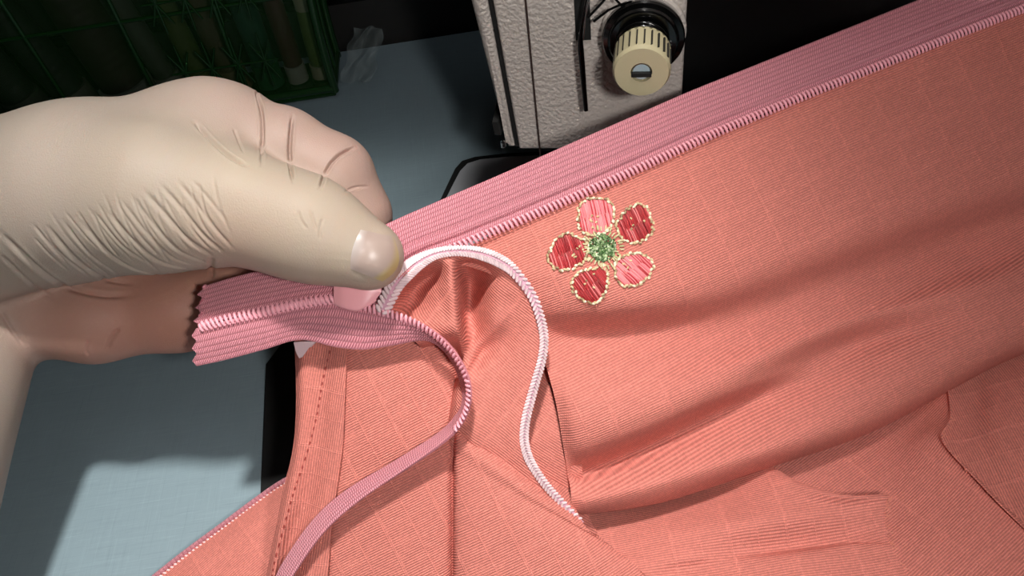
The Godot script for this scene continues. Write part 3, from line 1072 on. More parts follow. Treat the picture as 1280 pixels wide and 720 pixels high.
func lower_right(t: Node3D) -> void:
	# three layers of the skirt lying on the table under the big fold
	var low := sheet([
		hrow([[1120, 400, 2], [1230, 400, 2], [1330, 380, 2]]),
		hrow([[1140, 480, 2], [1210, 470, 2], [1250, 480, 6], [1330, 455, 10]]),
		hrow([[1150, 560, 1.5], [1210, 560, 1.5], [1260, 560, 6], [1330, 550, 10]]),
		hrow([[1160, 650, 1.5], [1245, 640, 1.5], [1285, 640, 3.5], [1330, 640, 7]]),
		hrow([[1170, 760, 1.5], [1250, 760, 2], [1330, 770, 4]])], 70, 100)
	weave(low, Vector2(1230, 520), Vector2(1280, 610))
	lbl(build(cloth(low), "bottom_layer", M.coral, t), "coral layer at the bottom right corner, lowest of the stack")
	var middle := sheet([
		hrow([[900, 500, 2.5], [1020, 470, 3], [1110, 462, 4], [1172, 462, 10], [1182, 468, 13]]),
		hrow([[900, 560, 2.5], [1030, 530, 3], [1110, 530, 4], [1176, 517, 11], [1188, 520, 13.5]]),
		hrow([[920, 600, 2.5], [1040, 580, 3], [1115, 580, 4], [1166, 550, 10.5], [1178, 551, 13]]),
		hrow([[960, 650, 2.5], [1050, 640, 3], [1130, 640, 4], [1212, 602, 9.5], [1224, 604, 12]]),
		hrow([[980, 710, 2.5], [1060, 700, 3], [1150, 690, 5], [1260, 652, 9], [1273, 654, 11]]),
		hrow([[980, 770, 2.5], [1060, 770, 3], [1160, 770, 4], [1328, 710, 8], [1339, 713, 9]])], 130, 100)
	weave(middle, Vector2(1130, 690), Vector2(1180, 640))
	lbl(build(cloth(middle), "middle_layer", M.coral, t), "coral layer in the middle of the stack")
	var upper := sheet([
		hrow([[690, 610, 5], [790, 612, 5], [880, 598, 5], [945, 578, 9], [1000, 602, 13], [1055, 618, 14], [1111, 617, 12]]),
		hrow([[700, 630, 5], [800, 626, 5], [890, 610, 6], [960, 596, 11.5], [1010, 612, 14], [1055, 622, 14], [1112, 622, 12.4]]),
		hrow([[730, 655, 6], [815, 645, 7.5], [900, 634, 9.5], [970, 626, 12], [1015, 628, 12.5], [1055, 632, 12], [1107, 632, 11.5]]),
		hrow([[760, 680, 8], [840, 668, 10.5], [920, 658, 12], [980, 650, 12], [1020, 648, 11.5], [1060, 648, 10.5], [1106, 650, 11]]),
		hrow([[790, 705, 10], [860, 697, 10], [930, 690, 8.0], [985, 684, 7], [1025, 680, 7], [1065, 676, 7.5], [1111, 676, 10]]),
		hrow([[810, 725, 9.5], [870, 715, 8], [940, 706, 9], [990, 700, 10], [1030, 694, 9.5], [1070, 688, 9], [1118, 690, 10]]),
		hrow([[820, 765, 9], [900, 765, 9], [960, 765, 9], [1000, 765, 9], [1050, 765, 8.5], [1090, 765, 8], [1160, 765, 8]])], 150, 100)
	weave(upper, Vector2(800, 690), Vector2(1100, 640))
	lbl(build(cloth(upper), "upper_layer", M.coral, t), "coral layer under the big fold, uppermost of the stack")
	# raw cut edges with a few loose yarns
	var m := MB.new()
	for k in 46:
		var v := k / 45.0
		var s2: Sheet = upper if k < 26 else middle
		var row := int(lerpf(0.2, 0.9, (k / 25.0) if k < 26 else (k - 26) / 19.0) * s2.nv)
		var p: Vector3 = s2.p[row][s2.nu]
		var dirn: Vector3 = (cam_r * rng.randf_range(0.3, 1.0) + cam_u * rng.randf_range(-0.9, 0.9) + s2.n[row][s2.nu] * 0.2).normalized()
		var bend := dirn.rotated(s2.n[row][s2.nu], rng.randf_range(-0.8, 0.8))
		var l := rng.randf_range(0.0006, 0.0020) * (1.0 + 0.0 * v)
		m.tube(PackedVector3Array([p, p + dirn * l * 0.5, p + (dirn + bend) * l * 0.5]), PackedFloat32Array([0.00013, 0.00011, 0.00006]), 5, Color(0.72, 0.24, 0.17))
	lbl(lbl(build(m, "frayed_yarn", M.thread, t), "loose yarns along the raw edges"), "", "stuff")

func hem(t: Node3D) -> void:
	# lower left corner of the garment, lying on the table, with a pink corded edge
	var s := sheet([
		hrow([[186, 728, 2.5], [230, 693, 3.5], [280, 656, 4.5], [320, 626, 5], [352, 604, 5], [380, 590, 5]]),
		hrow([[214, 740, 3.5], [250, 706, 5], [296, 672, 6.5], [335, 640, 7], [362, 620, 7], [390, 606, 7]]),
		hrow([[290, 760, 4], [310, 735, 5], [340, 705, 6], [365, 680, 6], [390, 655, 6], [410, 640, 6]]),
		hrow([[330, 790, 2], [350, 770, 2], [370, 740, 2], [390, 715, 2], [410, 690, 2], [430, 675, 2]])], 90, 50)
	weave(s, Vector2(230, 700), Vector2(350, 610))
	lbl(build(cloth(s), "hem", M.coral, t), "coral hem in the lower left corner")
	var m := MB.new()
	var line := PackedVector3Array()
	var rad := PackedFloat32Array()
	for j in s.nu + 1:
		line.append(s.p[0][j] + s.n[0][j] * 0.0003)
		rad.append(0.00085)
	m.tube(line, rad, 8, Color(0.72, 0.25, 0.30))
	var cord := lbl(build(m, "piping", M.tape, t), "pink piping along the hem")
	m = MB.new()
	var pts: PackedVector3Array = resample(line, 0.00125)[0]
	for k in range(1, pts.size() - 1):
		var tg := (pts[k + 1] - pts[k - 1]).normalized()
		var n: Vector3 = (EYE - pts[k]).normalized()
		var sd := tg.cross(n).normalized()
		if pix(pts[k] + sd).y < pix(pts[k]).y:
			sd = -sd
		m.blob(pts[k] + sd * 0.0012 + n * 0.0006, (sd * 0.8 + tg * 0.6).normalized(), 0.00075, 0.00036, Color(0.88, 0.58, 0.58))
	lbl(build(m, "teeth", M.thread, cord), "pale pink teeth", "stuff")

func tape_sheet(a: Array, b: Array, nu: int, nv: int, bow := 0.0) -> Sheet:
	var s := Sheet.new()
	s.nu = nu
	s.nv = nv
	var ca := v4(a)
	var cb := v4(b)
	for k in nv + 1:
		var line := PackedVector3Array()
		for j in nu + 1:
			var qa := spline(ca, float(j) / nu)
			var qb := spline(cb, float(j) / nu)
			var v := float(k) / nv
			var q := qa.lerp(qb, v)
			line.append(at(q.x, q.y, (q.z - bow * sin(PI * v)) * 0.001))
		s.p.append(line)
	finish(s)
	return s

func zigzag(s: Sheet, n: int, deep: float) -> void:         # pinked cut at the start of a tape
	for k in s.nv + 1:
		var w := absf(fposmod(float(k) / s.nv * n, 1.0) - 0.5) * 2.0
		for j in 5:
			s.p[k][j] = s.p[k][j].lerp(s.p[k][5], w * deep * (1.0 - j / 5.0))

func zipper(t: Node3D) -> void:
	var z := Node3D.new()
	z.name = "zipper"
	t.add_child(z)
	lbl(z, "dusty pink invisible zipper with a pinked end")
	# closed run to the upper right: tape edge above, coil line below
	var ta := prow([[396, 322, 0], [440, 302, 0], [487, 278, 0], [560, 246, 0], [630, 216, 0], [700, 185, 0], [780, 150, 0], [860, 115, 0], [930, 87, 0], [1000, 59, 0], [1075, 29, 0], [1150, -1, 0], [1220, -28, 0], [1300, -58, 0]])
	var tb := prow([[440, 402, 0], [484, 376, 0], [515, 333, 1], [580, 306, 1], [640, 281, 1], [715, 249, 1], [800, 211, 1], [880, 174, 1], [950, 144, 1], [1020, 115, 1], [1090, 87, 1], [1160, 59, 1], [1225, 33, 1], [1300, 4, 1]])
	var run := tape_sheet(ta, tb, 300, 36, 0.8)
	# lengthwise ridges where the folded tape lies double
	for k in run.nv + 1:
		var v := float(k) / run.nv
		var rise := 0.0004 * exp(-pow((v - 0.72) / 0.05, 2)) - 0.0005 * exp(-pow((v - 0.82) / 0.03, 2)) + 0.0005 * exp(-pow((v - 0.90) / 0.04, 2)) - 0.0004 * exp(-pow((v - 0.60) / 0.03, 2))
		for j in run.nu + 1:
			run.p[k][j] += run.n[k][j] * rise
	finish(run)
	lbl(build(cloth(run, 0.0007), "closed_tape", M.tape, z), "closed run of pink tape")
	coil(z, run.p[run.nv], run.n[run.nv], 0.00135, 0.0012, -0.0003)
	# end towards the palm, upper half
	var ua := [[247, 360, 215], [290, 347, 214], [335, 336, 213.5], [380, 328, 213], [420, 322, 213], [470, 305, 214]]
	var ub := [[240, 410, 212.5], [285, 398, 211.5], [330, 388, 211], [375, 378, 210.5], [420, 372, 210], [470, 366, 210.5]]
	var up := tape_sheet(ua, ub, 90, 40, 0.6)
	zigzag(up, 3, 1.0)
	finish(up)
	lbl(build(cloth(up, 0.0007), "upper_tape", M.tape, z), "upper half of the free end")
	# lower half of the end, which runs on past the slider as the free curling tape
	var la := [[239, 412, 212.5], [285, 400, 211.2], [330, 390, 210.8], [375, 380, 210.4], [420, 374, 210], [448, 380, 209.8], [478, 388, 209.6], [520, 402, 209.4], [553, 424, 209.2], [574, 450, 209], [586, 478, 209], [586, 506, 209.3], [575, 531, 210], [553, 553, 211], [510, 584, 212.5], [450, 625, 214], [406, 664, 215], [369, 715, 215.5], [354, 745, 215]]
	var lb := [[240, 459, 213.5], [285, 449, 212.5], [330, 437, 212], [375, 425, 212], [420, 434, 212], [455, 437, 212], [490, 432, 212.5], [530, 426, 213.5], [552, 437, 215], [566, 456, 216.5], [575, 480, 217.5], [576, 502, 217.5], [567, 521, 217], [547, 541, 217], [496, 574, 217.2], [430, 614, 218], [388, 653, 219], [351, 707, 219], [338, 738, 218.5]]
	var low := tape_sheet(la, lb, 300, 26, 0.5)
	zigzag(low, 3, 0.45)
	finish(low)
	lbl(build(cloth(low, 0.0006), "free_tape", M.tape, z), "free pink tape curling down")
	var line := PackedVector3Array()
	var nn := PackedVector3Array()
	for j in range(2, 205):
		line.append(low.p[0][j])
		nn.append(low.n[0][j])
	coil(z, line, nn, 0.00125, 0.0010, 0.0002)
	line = PackedVector3Array()
	nn = PackedVector3Array()
	for j in range(2, 80):
		line.append(up.p[up.nv][j])
		nn.append(up.n[up.nv][j])
	coil(z, line, nn, 0.0013, 0.0010, 0.0)
	# slider: a rounded pink shell under the thumb tip
	var sl := sheet([
		[[418, 346, 209.5], [430, 345, 208.4], [446, 345, 208.2], [464, 347, 208.4], [477, 352, 209.4]],
		[[417, 358, 208.6], [429, 357, 207.6], [446, 357, 207.5], [463, 359, 207.7], [477, 362, 208.6]],
		[[417, 369, 208.4], [429, 369, 207.6], [446, 370, 207.5], [461, 370, 207.7], [475, 368, 208.6]],
		[[418, 379, 208.5], [429, 382, 207.7], [445, 385, 207.6], [457, 381, 207.8], [470, 374, 208.7]],
		[[419, 382, 209.1], [430, 386, 208.5], [445, 389, 208.4], [458, 384, 208.5], [471, 376, 209.2]],
		[[420, 382, 210.6], [430, 386, 210.4], [445, 389, 210.4], [458, 384, 210.4], [470, 376, 210.6]]], 40, 50)
	lbl(build(cloth(sl, 0.0012), "slider", M.slider, z), "glossy pink slider")

func coil(z: Node3D, line: PackedVector3Array, nrm: PackedVector3Array, pitch: float, size: float, side: float) -> void:
	var m := MB.new()
	var left := pitch
	for k in range(0, line.size() - 1):
		var l := line[k].distance_to(line[k + 1])
		var tg := (line[k + 1] - line[k]).normalized()
		var t := left
		while t < l:
			tooth(m, line[k].lerp(line[k + 1], t / l), nrm[k], tg, size, side)
			t += pitch
		left = t - l
	lbl(build(m, "coil", M.coil, z), "", "stuff")

func tooth(m: MB, p: Vector3, n: Vector3, tg: Vector3, size: float, side: float) -> void:
	if n.dot(EYE - p) < 0.0:
		n = -n
	var sd := tg.cross(n).normalized()
	if pix(p + sd * 0.01).y < pix(p).y:
		sd = -sd
	var c := p + sd * side + n * 0.0002
	var pts := PackedVector3Array()
	var rad := PackedFloat32Array()
	for q in 6:
		var w := PI * q / 5.0
		pts.append(c - sd * cos(w) * size + n * sin(w) * 0.0006 + tg * (q - 2.5) * 0.00014)
		rad.append(0.00044 if q > 0 and q < 5 else 0.00026)
	m.tube(pts, rad, 6)

func flower(t: Node3D, s: Sheet) -> void:
	var f := Node3D.new()
	f.name = "embroidered_flower"
	t.add_child(f)
	lbl(f, "embroidered five-petal flower in red and pink with a green middle")
	var z := func(q: Array) -> Vector2:
		return Vector2(660.0 + q[0] * 0.25, 220.0 + q[1] * 0.25)
	var petals := [
		[false, 1.35, [[270, 280], [250, 210], [255, 150], [300, 115], [370, 110], [420, 140], [430, 200], [400, 270], [340, 292]]],
		[true, 1.15, [[445, 235], [500, 165], [560, 145], [605, 180], [622, 270], [570, 330], [490, 330], [450, 290]]],
		[false, 0.75, [[520, 385], [590, 400], [622, 450], [600, 510], [520, 550], [460, 540], [430, 470], [450, 420]]],
		[true, 0.95, [[380, 450], [400, 510], [385, 580], [340, 635], [280, 620], [225, 570], [215, 530], [270, 480], [330, 460]]],
		[true, 1.25, [[285, 420], [230, 460], [160, 470], [105, 440], [100, 400], [140, 320], [190, 290], [250, 310], [300, 350]]]]
	var seen := {}
	var place := func(p: Vector2) -> Array:
		var key := Vector2i(roundi(p.x * 0.25), roundi(p.y * 0.25))
		if not seen.has(key):
			seen[key] = on_sheet(s, key.x * 4.0, key.y * 4.0)
		return [on_plane(p.x, p.y, seen[key][0], seen[key][1]), seen[key][1]]
	for pt in petals:
		var poly := PackedVector2Array()
		for q in pt[2]:
			poly.append(z.call(q))
		# smooth the outline
		var sm := PackedVector2Array()
		for k in poly.size():
			for w in 4:
				sm.append(poly[(k + poly.size() - 1) % poly.size()].cubic_interpolate(poly[(k + 1) % poly.size()], poly[(k + poly.size() - 2) % poly.size()], poly[(k + 2) % poly.size()], w / 4.0) if false else poly[k].cubic_interpolate(poly[(k + 1) % poly.size()], poly[(k + poly.size() - 1) % poly.size()], poly[(k + 2) % poly.size()], w / 4.0))
		var m := MB.new()
		var dirv := Vector2(cos(pt[1]), sin(pt[1]))
		var perp := Vector2(-dirv.y, dirv.x)
		var mid := Vector2.ZERO
		for q in sm:
			mid += q
		mid /= sm.size()
		# satin stitches laid side by side across the petal
		var o := -32.0
		while o < 32.0:
			var ln := PackedVector2Array([mid + perp * o - dirv * 40.0, mid + perp * o + dirv * 40.0])
			for seg in Geometry2D.intersect_polyline_with_polygon(ln, sm):
				if seg.size() < 2:
					continue
				var p0: Vector2 = seg[0]
				var p1: Vector2 = seg[seg.size() - 1]
				var parts := maxi(1, int(p0.distance_to(p1) / 16.0))
				for w in parts:
					var e0 := p0.lerp(p1, clampf((w + rng.randf_range(-0.1, 0.0)) / parts, 0, 1)) + perp * rng.randf_range(-0.5, 0.5)
					var e1 := p0.lerp(p1, clampf((w + 1 + rng.randf_range(0.0, 0.1)) / parts, 0, 1)) + perp * rng.randf_range(-0.5, 0.5)
					var a0: Array = place.call(e0)
					var a1: Array = place.call(e1)
					var n: Vector3 = a0[1]
					var lift := rng.randf_range(0.0002, 0.00045)
					var col: Color
					if pt[0]:
						col = Color(0.25, 0.006, 0.010).lerp(Color(0.50, 0.035, 0.04), rng.randf())
						if rng.randf() < 0.14:
							col = Color(0.75, 0.20, 0.20)
					else:
						col = Color(0.78, 0.17, 0.20).lerp(Color(0.85, 0.32, 0.33), rng.randf())
						if rng.randf() < 0.15:
							col = Color(0.5, 0.03, 0.04)
					m.tube(PackedVector3Array([a0[0], a0[0].lerp(a1[0], 0.3) + n * lift, a0[0].lerp(a1[0], 0.7) + n * lift, a1[0]]), PackedFloat32Array([0.00014, 0.00022, 0.00022, 0.00014]), 5, col)
			o += 1.35
		var pe := build(m, "petal", M.thread, f)
		lbl(pe, "dark red satin-stitched petal" if pt[0] else "pink satin-stitched petal")
		m = MB.new()
		# couched gold beads round the outline
		var per := 0.0
		for k in sm.size():
			per += sm[k].distance_to(sm[(k + 1) % sm.size()])
		var step := 0.0
		for k in sm.size():
			var a := sm[k]
			var b := sm[(k + 1) % sm.size()]
			var l := a.distance_to(b)
			while step < l:
				var p := a.lerp(b, step / l) + Vector2(rng.randf_range(-1.6, 1.6), rng.randf_range(-1.6, 1.6))
				var e: Array = place.call(p)
				var q2: Array = place.call(p + (b - a).normalized().rotated(rng.randf_range(-0.7, 0.7)) * 2.0)
				var g := rng.randf()
				var col := Color(0.66, 0.52, 0.30).lerp(Color(0.20, 0.10, 0.04), g * g)
				if rng.randf() < 0.3:
					col = Color(0.85, 0.78, 0.55)
				m.blob(e[0] + e[1] * 0.0004, (q2[0] - e[0]).normalized(), 0.00048, 0.00041, col)
				step += 3.3
			step -= l
		# a few gold knots inside
		for k in 9:
			var p := mid.lerp(Vector2(753, 311), rng.randf_range(-0.2, 0.75)) + Vector2(rng.randf_range(-9, 9), rng.randf_range(-9, 9))
			if Geometry2D.is_point_in_polygon(p, sm):
				var e: Array = place.call(p)
				m.blob(e[0] + e[1] * 0.0005, Vector3(rng.randf_range(-1, 1), rng.randf_range(-1, 1), 0.3).normalized(), 0.0004, 0.0003, Color(0.78, 0.62, 0.36))
		lbl(build(m, "petal_outline", M.thread, f), "gold beaded outline", "stuff")
	var m2 := MB.new()
	for k in 260:
		var w := rng.randf() * TAU
		var rr := sqrt(rng.randf()) * 17.0
		var p := Vector2(752.0 + cos(w) * rr, 310.0 + sin(w) * rr)
		var e: Array = place.call(p)
		var g := rng.randf()
		var col := Color(0.06, 0.13, 0.04).lerp(Color(0.42, 0.56, 0.28), g * g)
		if rng.randf() < 0.2:
			col = Color(0.62, 0.70, 0.46)
		m2.blob(e[0] + e[1] * (0.0009 - 0.00003 * rr), Vector3(rng.randf_range(-1, 1), rng.randf_range(-1, 1), rng.randf_range(-1, 1)).normalized(), 0.00046, 0.00040, col)
	lbl(build(m2, "flower_middle", M.thread, f), "green knotted middle", "stuff")
	m2 = MB.new()
	for k in 44:
		var w := TAU * k / 44.0 + rng.randf_range(-0.1, 0.1)
		var rr := rng.randf_range(17.0, 26.0)
		var p := Vector2(752.0 + cos(w) * rr, 310.0 + sin(w) * rr)
		var e: Array = place.call(p)
		var e2: Array = place.call(p + Vector2(cos(w), sin(w)) * 3.0)
		m2.blob(e[0] + e[1] * 0.0005, (e2[0] - e[0]).normalized(), 0.0007, 0.00026, Color(0.66, 0.56, 0.34).lerp(Color(0.45, 0.48, 0.22), rng.randf()))
	lbl(build(m2, "stamens", M.thread, f), "gold stitches round the middle", "stuff")

# ---------------------------------------------------------------- hand: one signed distance field, meshed with surface nets
var bones := []            # [a, b, ra, rb, group, tint]

func bone(x0: float, y0: float, d0: float, r0: float, x1: float, y1: float, d1: float, r1: float, g: int, tint: Color) -> void:
	bones.append([at(x0, y0, d0 * 0.001), at(x1, y1, d1 * 0.001), r0 * d0 * 1e-6, r1 * d1 * 1e-6, g, tint])

func cap_d(p: Vector3, e: Array) -> float:
	var a: Vector3 = e[0]
	var ab: Vector3 = e[1] - a
	var t := clampf((p - a).dot(ab) / ab.length_squared(), 0.0, 1.0)
	return p.distance_to(a + ab * t) - lerpf(e[2], e[3], t)

func smin(a: float, b: float, k: float) -> float:
	var h := maxf(k - absf(a - b), 0.0) / k
	return minf(a, b) - h * h * k * 0.25

const KIN := [0.012, 0.004, 0.006, 0.008]      # smoothness inside each group
const KOUT := [0.0, 0.0022, 0.003, 0.003]      # smoothness with which a group joins the rest

func field(p: Vector3, list: Array) -> float:
	var g := [1e3, 1e3, 1e3, 1e3]
	for e in list:
		var k: int = e[4]
		g[k] = smin(g[k], cap_d(p, e), KIN[k])
	var d: float = g[0]
	for k in range(1, 4):
		d = smin(d, g[k], KOUT[k])
	return d

func march(x: float, y: float) -> Vector3:
	var r := ray(x, y).normalized()
	var t := 0.14
	for k in 60:
		var d := field(EYE + r * t, bones)
		if d < 0.00005 or t > 0.5:
			break
		t += d * 0.9
	return EYE + r * t

func hand() -> void:
	var pale := Color(0.325, 0.268, 0.226)
	var warm := Color(0.385, 0.315, 0.245)
	var pink := Color(0.375, 0.240, 0.200)
	var deep := Color(0.39, 0.19, 0.14)
	# group 0: back of the hand and thumb; 1: forefinger; 2: curled fingers and palm; 3: forearm
	bone(-110, 268, 232, 100, 100, 215, 224, 75, 0, pale)
	bone(100, 215, 224, 75, 258, 166, 222, 63, 0, pale)
	bone(-70, 288, 222, 108, 95, 250, 212, 90, 0, pale)
	bone(95, 247, 212, 92, 205, 248, 206, 82, 0, pale)
	bone(205, 248, 206, 80, 300, 259, 203, 58, 0, warm)
	bone(300, 259, 203, 58, 385, 286, 201.5, 53, 0, warm)
	bone(385, 286, 201.5, 53, 462, 320, 201.5, 43, 0, warm.lerp(pink, 0.2))
	bone(250, 185, 224, 62, 300, 180, 222, 60, 0, pale.lerp(pink, 0.5))
	bone(285, 174, 221, 58, 352, 193, 220, 56, 1, pink.lerp(pale, 0.35))
	bone(352, 193, 220, 56, 413, 222, 220, 52, 1, pink.lerp(pale, 0.3))
	bone(413, 222, 220, 52, 439, 270, 223, 46, 1, pink)
	bone(441, 270, 223, 46, 452, 330, 226, 37, 1, pink)
	bone(-60, 360, 238, 90, 60, 368, 242, 70, 2, pink)
	bone(60, 365, 242, 70, 180, 345, 246, 64, 2, deep)
	bone(40, 398, 233, 50, 120, 402, 234, 47, 2, pink.lerp(deep, 0.3))
	bone(120, 402, 234, 47, 225, 392, 238, 46, 2, deep)
	bone(225, 385, 238, 46, 320, 352, 240, 36, 2, deep)
	bone(-38, 440, 226, 74, -190, 740, 200, 140, 3, pale)
	bone(-112, 285, 228, 98, -200, 740, 200, 138, 3, pale)
	# grooves: [width mm, depth mm, points]
	var grooves := [
		[0.7, 0.55, [[180, 238], [208, 270], [235, 300], [268, 322]]], [0.6, 0.4, [[165, 245], [195, 285], [225, 315], [262, 330]]], [0.7, 0.5, [[132, 262], [165, 300], [200, 328], [242, 338]]],
		[0.6, 0.45, [[200, 230], [228, 262], [252, 292], [282, 318]]], [0.8, 0.55, [[98, 272], [130, 312], [165, 336], [205, 346]]], [0.8, 0.55, [[60, 285], [95, 325], [130, 348], [170, 356]]],
		[1.0, 0.9, [[0, 290], [40, 330], [75, 355], [120, 368], [165, 370]]], [0.6, 0.35, [[222, 226], [246, 256], [268, 285], [292, 312]]], [0.5, 0.3, [[115, 262], [150, 305], [185, 330]]],
		[0.5, 0.3, [[78, 275], [112, 318], [150, 345]]], [0.8, 0.5, [[0, 318], [35, 352], [70, 375]]], [0.5, 0.3, [[150, 248], [182, 290], [215, 322], [250, 334]]],
		[0.5, 0.22, [[240, 225], [262, 250], [285, 280]]], [0.5, 0.3, [[40, 280], [75, 318], [112, 345]]],
		[0.7, 1.1, [[243, 152], [262, 172], [285, 193], [308, 207]]], [0.4, 0.35, [[292, 160], [298, 175], [305, 192]]],
		[0.5, 1.0, [[320, 112], [326, 135], [328, 165], [327, 208]]], [0.5, 1.2, [[366, 143], [363, 170], [362, 195], [366, 228]]],
		[0.5, 1.0, [[446, 183], [424, 194], [409, 212], [400, 236]]], [0.4, 0.2, [[430, 240], [445, 234], [462, 233]]],
		[0.4, 0.2, [[372, 262], [376, 275], [384, 287]]], [0.4, 0.2, [[404, 272], [400, 286], [400, 300]]], [0.4, 0.18, [[388, 262], [392, 276], [396, 290]]],
		[0.7, 0.6, [[150, 410], [140, 422], [133, 438]]], [0.5, 0.3, [[112, 425], [108, 436], [110, 445]]], [0.8, 0.6, [[265, 322], [264, 335], [266, 348]]], [0.6, 0.4, [[0, 386], [12, 408], [30, 432]]]]
	for k in 26:
		var f := (k + rng.randf_range(-0.3, 0.3)) / 25.0
		var top := Vector2(20, 268).lerp(Vector2(262, 214), f) + Vector2(rng.randf_range(-6, 6), rng.randf_range(-10, 10))
		var low := Vector2(120, 362).lerp(Vector2(300, 306), f) + Vector2(rng.randf_range(-8, 8), rng.randf_range(-5, 5))
		var bow := Vector2(-9, 8) * rng.randf_range(0.3, 1.0)
		var cut := rng.randf_range(0.55, 1.0)
		var from := rng.randf_range(0.0, 0.25)
		var pt := []
		for q in 4:
			var u := lerpf(from, from + (1.0 - from) * cut, q / 3.0)
			var p := top.lerp(low, u) + bow * sin(PI * u)
			pt.append([p.x, p.y])
		grooves.append([rng.randf_range(0.32, 0.5), rng.randf_range(0.12, 0.26), pt])
	var lo := Vector3(1e3, 1e3, 1e3)
	var hi := -lo
	for e in bones:
		for k in 2:
			var rv: Vector3 = Vector3.ONE * (e[2 + k] + 0.003)
			lo = lo.min(e[k] - rv)
			hi = hi.max(e[k] + rv)
	var cell := 0.0009
	var blk := 6
	var nx := (int((hi.x - lo.x) / cell / blk) + 1) * blk + 1
	var ny := (int((hi.y - lo.y) / cell / blk) + 1) * blk + 1
	var nz := (int((hi.z - lo.z) / cell / blk) + 1) * blk + 1
	var g := PackedFloat32Array()
	g.resize(nx * ny * nz)
	g.fill(9.0)
	var sxy := nx * ny
	var half := blk * cell * 0.5
	var reach := half * 1.7321
	var active := []
	for bz in (nz - 1) / blk:
		for by in (ny - 1) / blk:
			for bx in (nx - 1) / blk:
				var c := lo + Vector3(bx * blk * cell + half, by * blk * cell + half, bz * blk * cell + half)
				var near := []
				var best := 1e3
				var ds := PackedFloat32Array()
				for e in bones:
					var dd := cap_d(c, e)
					ds.append(dd)
					best = minf(best, dd)
				if best > reach + 0.004 or best < -reach - 0.013:
					continue
				for k in bones.size():
					if ds[k] < best + 2.0 * reach + 0.013:
						near.append(bones[k])
				if absf(field(c, near)) > reach * 1.05 + 0.0005:
					continue
				active.append(Vector3i(bx * blk, by * blk, bz * blk))
				for z in range(bz * blk, bz * blk + blk + 1):
					for y in range(by * blk, by * blk + blk + 1):
						var o := z * sxy + y * nx
						for x in range(bx * blk, bx * blk + blk + 1):
							if g[o + x] == 9.0:
								g[o + x] = field(lo + Vector3(x, y, z) * cell, near)
	# one vertex in each cell that the surface crosses
	var ids := {}
	var verts := PackedVector3Array()
	var off := [0, 1, nx, nx + 1, sxy, sxy + 1, sxy + nx, sxy + nx + 1]
	var ed := [[0, 1], [2, 3], [4, 5], [6, 7], [0, 2], [1, 3], [4, 6], [5, 7], [0, 4], [1, 5], [2, 6], [3, 7]]
	for b in active:
		for z in range(b.z, b.z + blk):
			for y in range(b.y, b.y + blk):
				for x in range(b.x, b.x + blk):
					var o: int = z * sxy + y * nx + x
					var neg := 0
					for k in 8:
						if g[o + off[k]] < 0.0:
							neg += 1
					if neg == 0 or neg == 8:
						continue
					var s := Vector3.ZERO
					var cnt := 0
					for e in ed:
						var f0 := g[o + off[e[0]]]
						var f1 := g[o + off[e[1]]]
						if (f0 < 0.0) != (f1 < 0.0):
							var t := f0 / (f0 - f1)
							var p0 := Vector3(e[0] & 1, (e[0] >> 1) & 1, e[0] >> 2)
							var p1 := Vector3(e[1] & 1, (e[1] >> 1) & 1, e[1] >> 2)
							s += p0.lerp(p1, t)
							cnt += 1
					ids[o] = verts.size()
					verts.append(lo + (Vector3(x, y, z) + s / cnt) * cell)
	var m := MB.new()
	var tris := PackedInt32Array()
	var ax := [[1, nx, sxy], [nx, sxy, 1], [sxy, 1, nx]]
	for o in ids:
		for q in ax:
			var f0 := g[o]
			var f1 := g[o + q[0]]
			if (f0 < 0.0) == (f1 < 0.0):
				continue
			var a1: int = o - q[1]
			var a2: int = o - q[2]
			var a3: int = o - q[1] - q[2]
			if not (ids.has(a1) and ids.has(a2) and ids.has(a3)):
				continue
			var v0: int = ids[o]
			var v1: int = ids[a1]
			var v2: int = ids[a3]
			var v3: int = ids[a2]
			if f0 < 0.0:
				tris.append_array(PackedInt32Array([v0, v2, v1, v0, v3, v2]))
			else:
				tris.append_array(PackedInt32Array([v0, v1, v2, v0, v2, v3]))
	var nor := normals_of(verts, tris)
	# skin folds: thin grooves along lines that lie on the surface; the mesh is refined round them first
	var lines := []
	for gr in grooves:
		var c4 := v4(gr[2])
		var pts := PackedVector3Array()
		var lo2 := Vector3(1e3, 1e3, 1e3)
		var hi2 := -lo2
		for k in 15:
			var q := spline(c4, k / 14.0)
			var p := march(q.x, q.y)
			pts.append(p)
			lo2 = lo2.min(p)
			hi2 = hi2.max(p)
		var w: float = gr[0] * 0.001
		lines.append([pts, AABB(lo2, hi2 - lo2).grow(w * 3.5), w, gr[1] * 0.001])
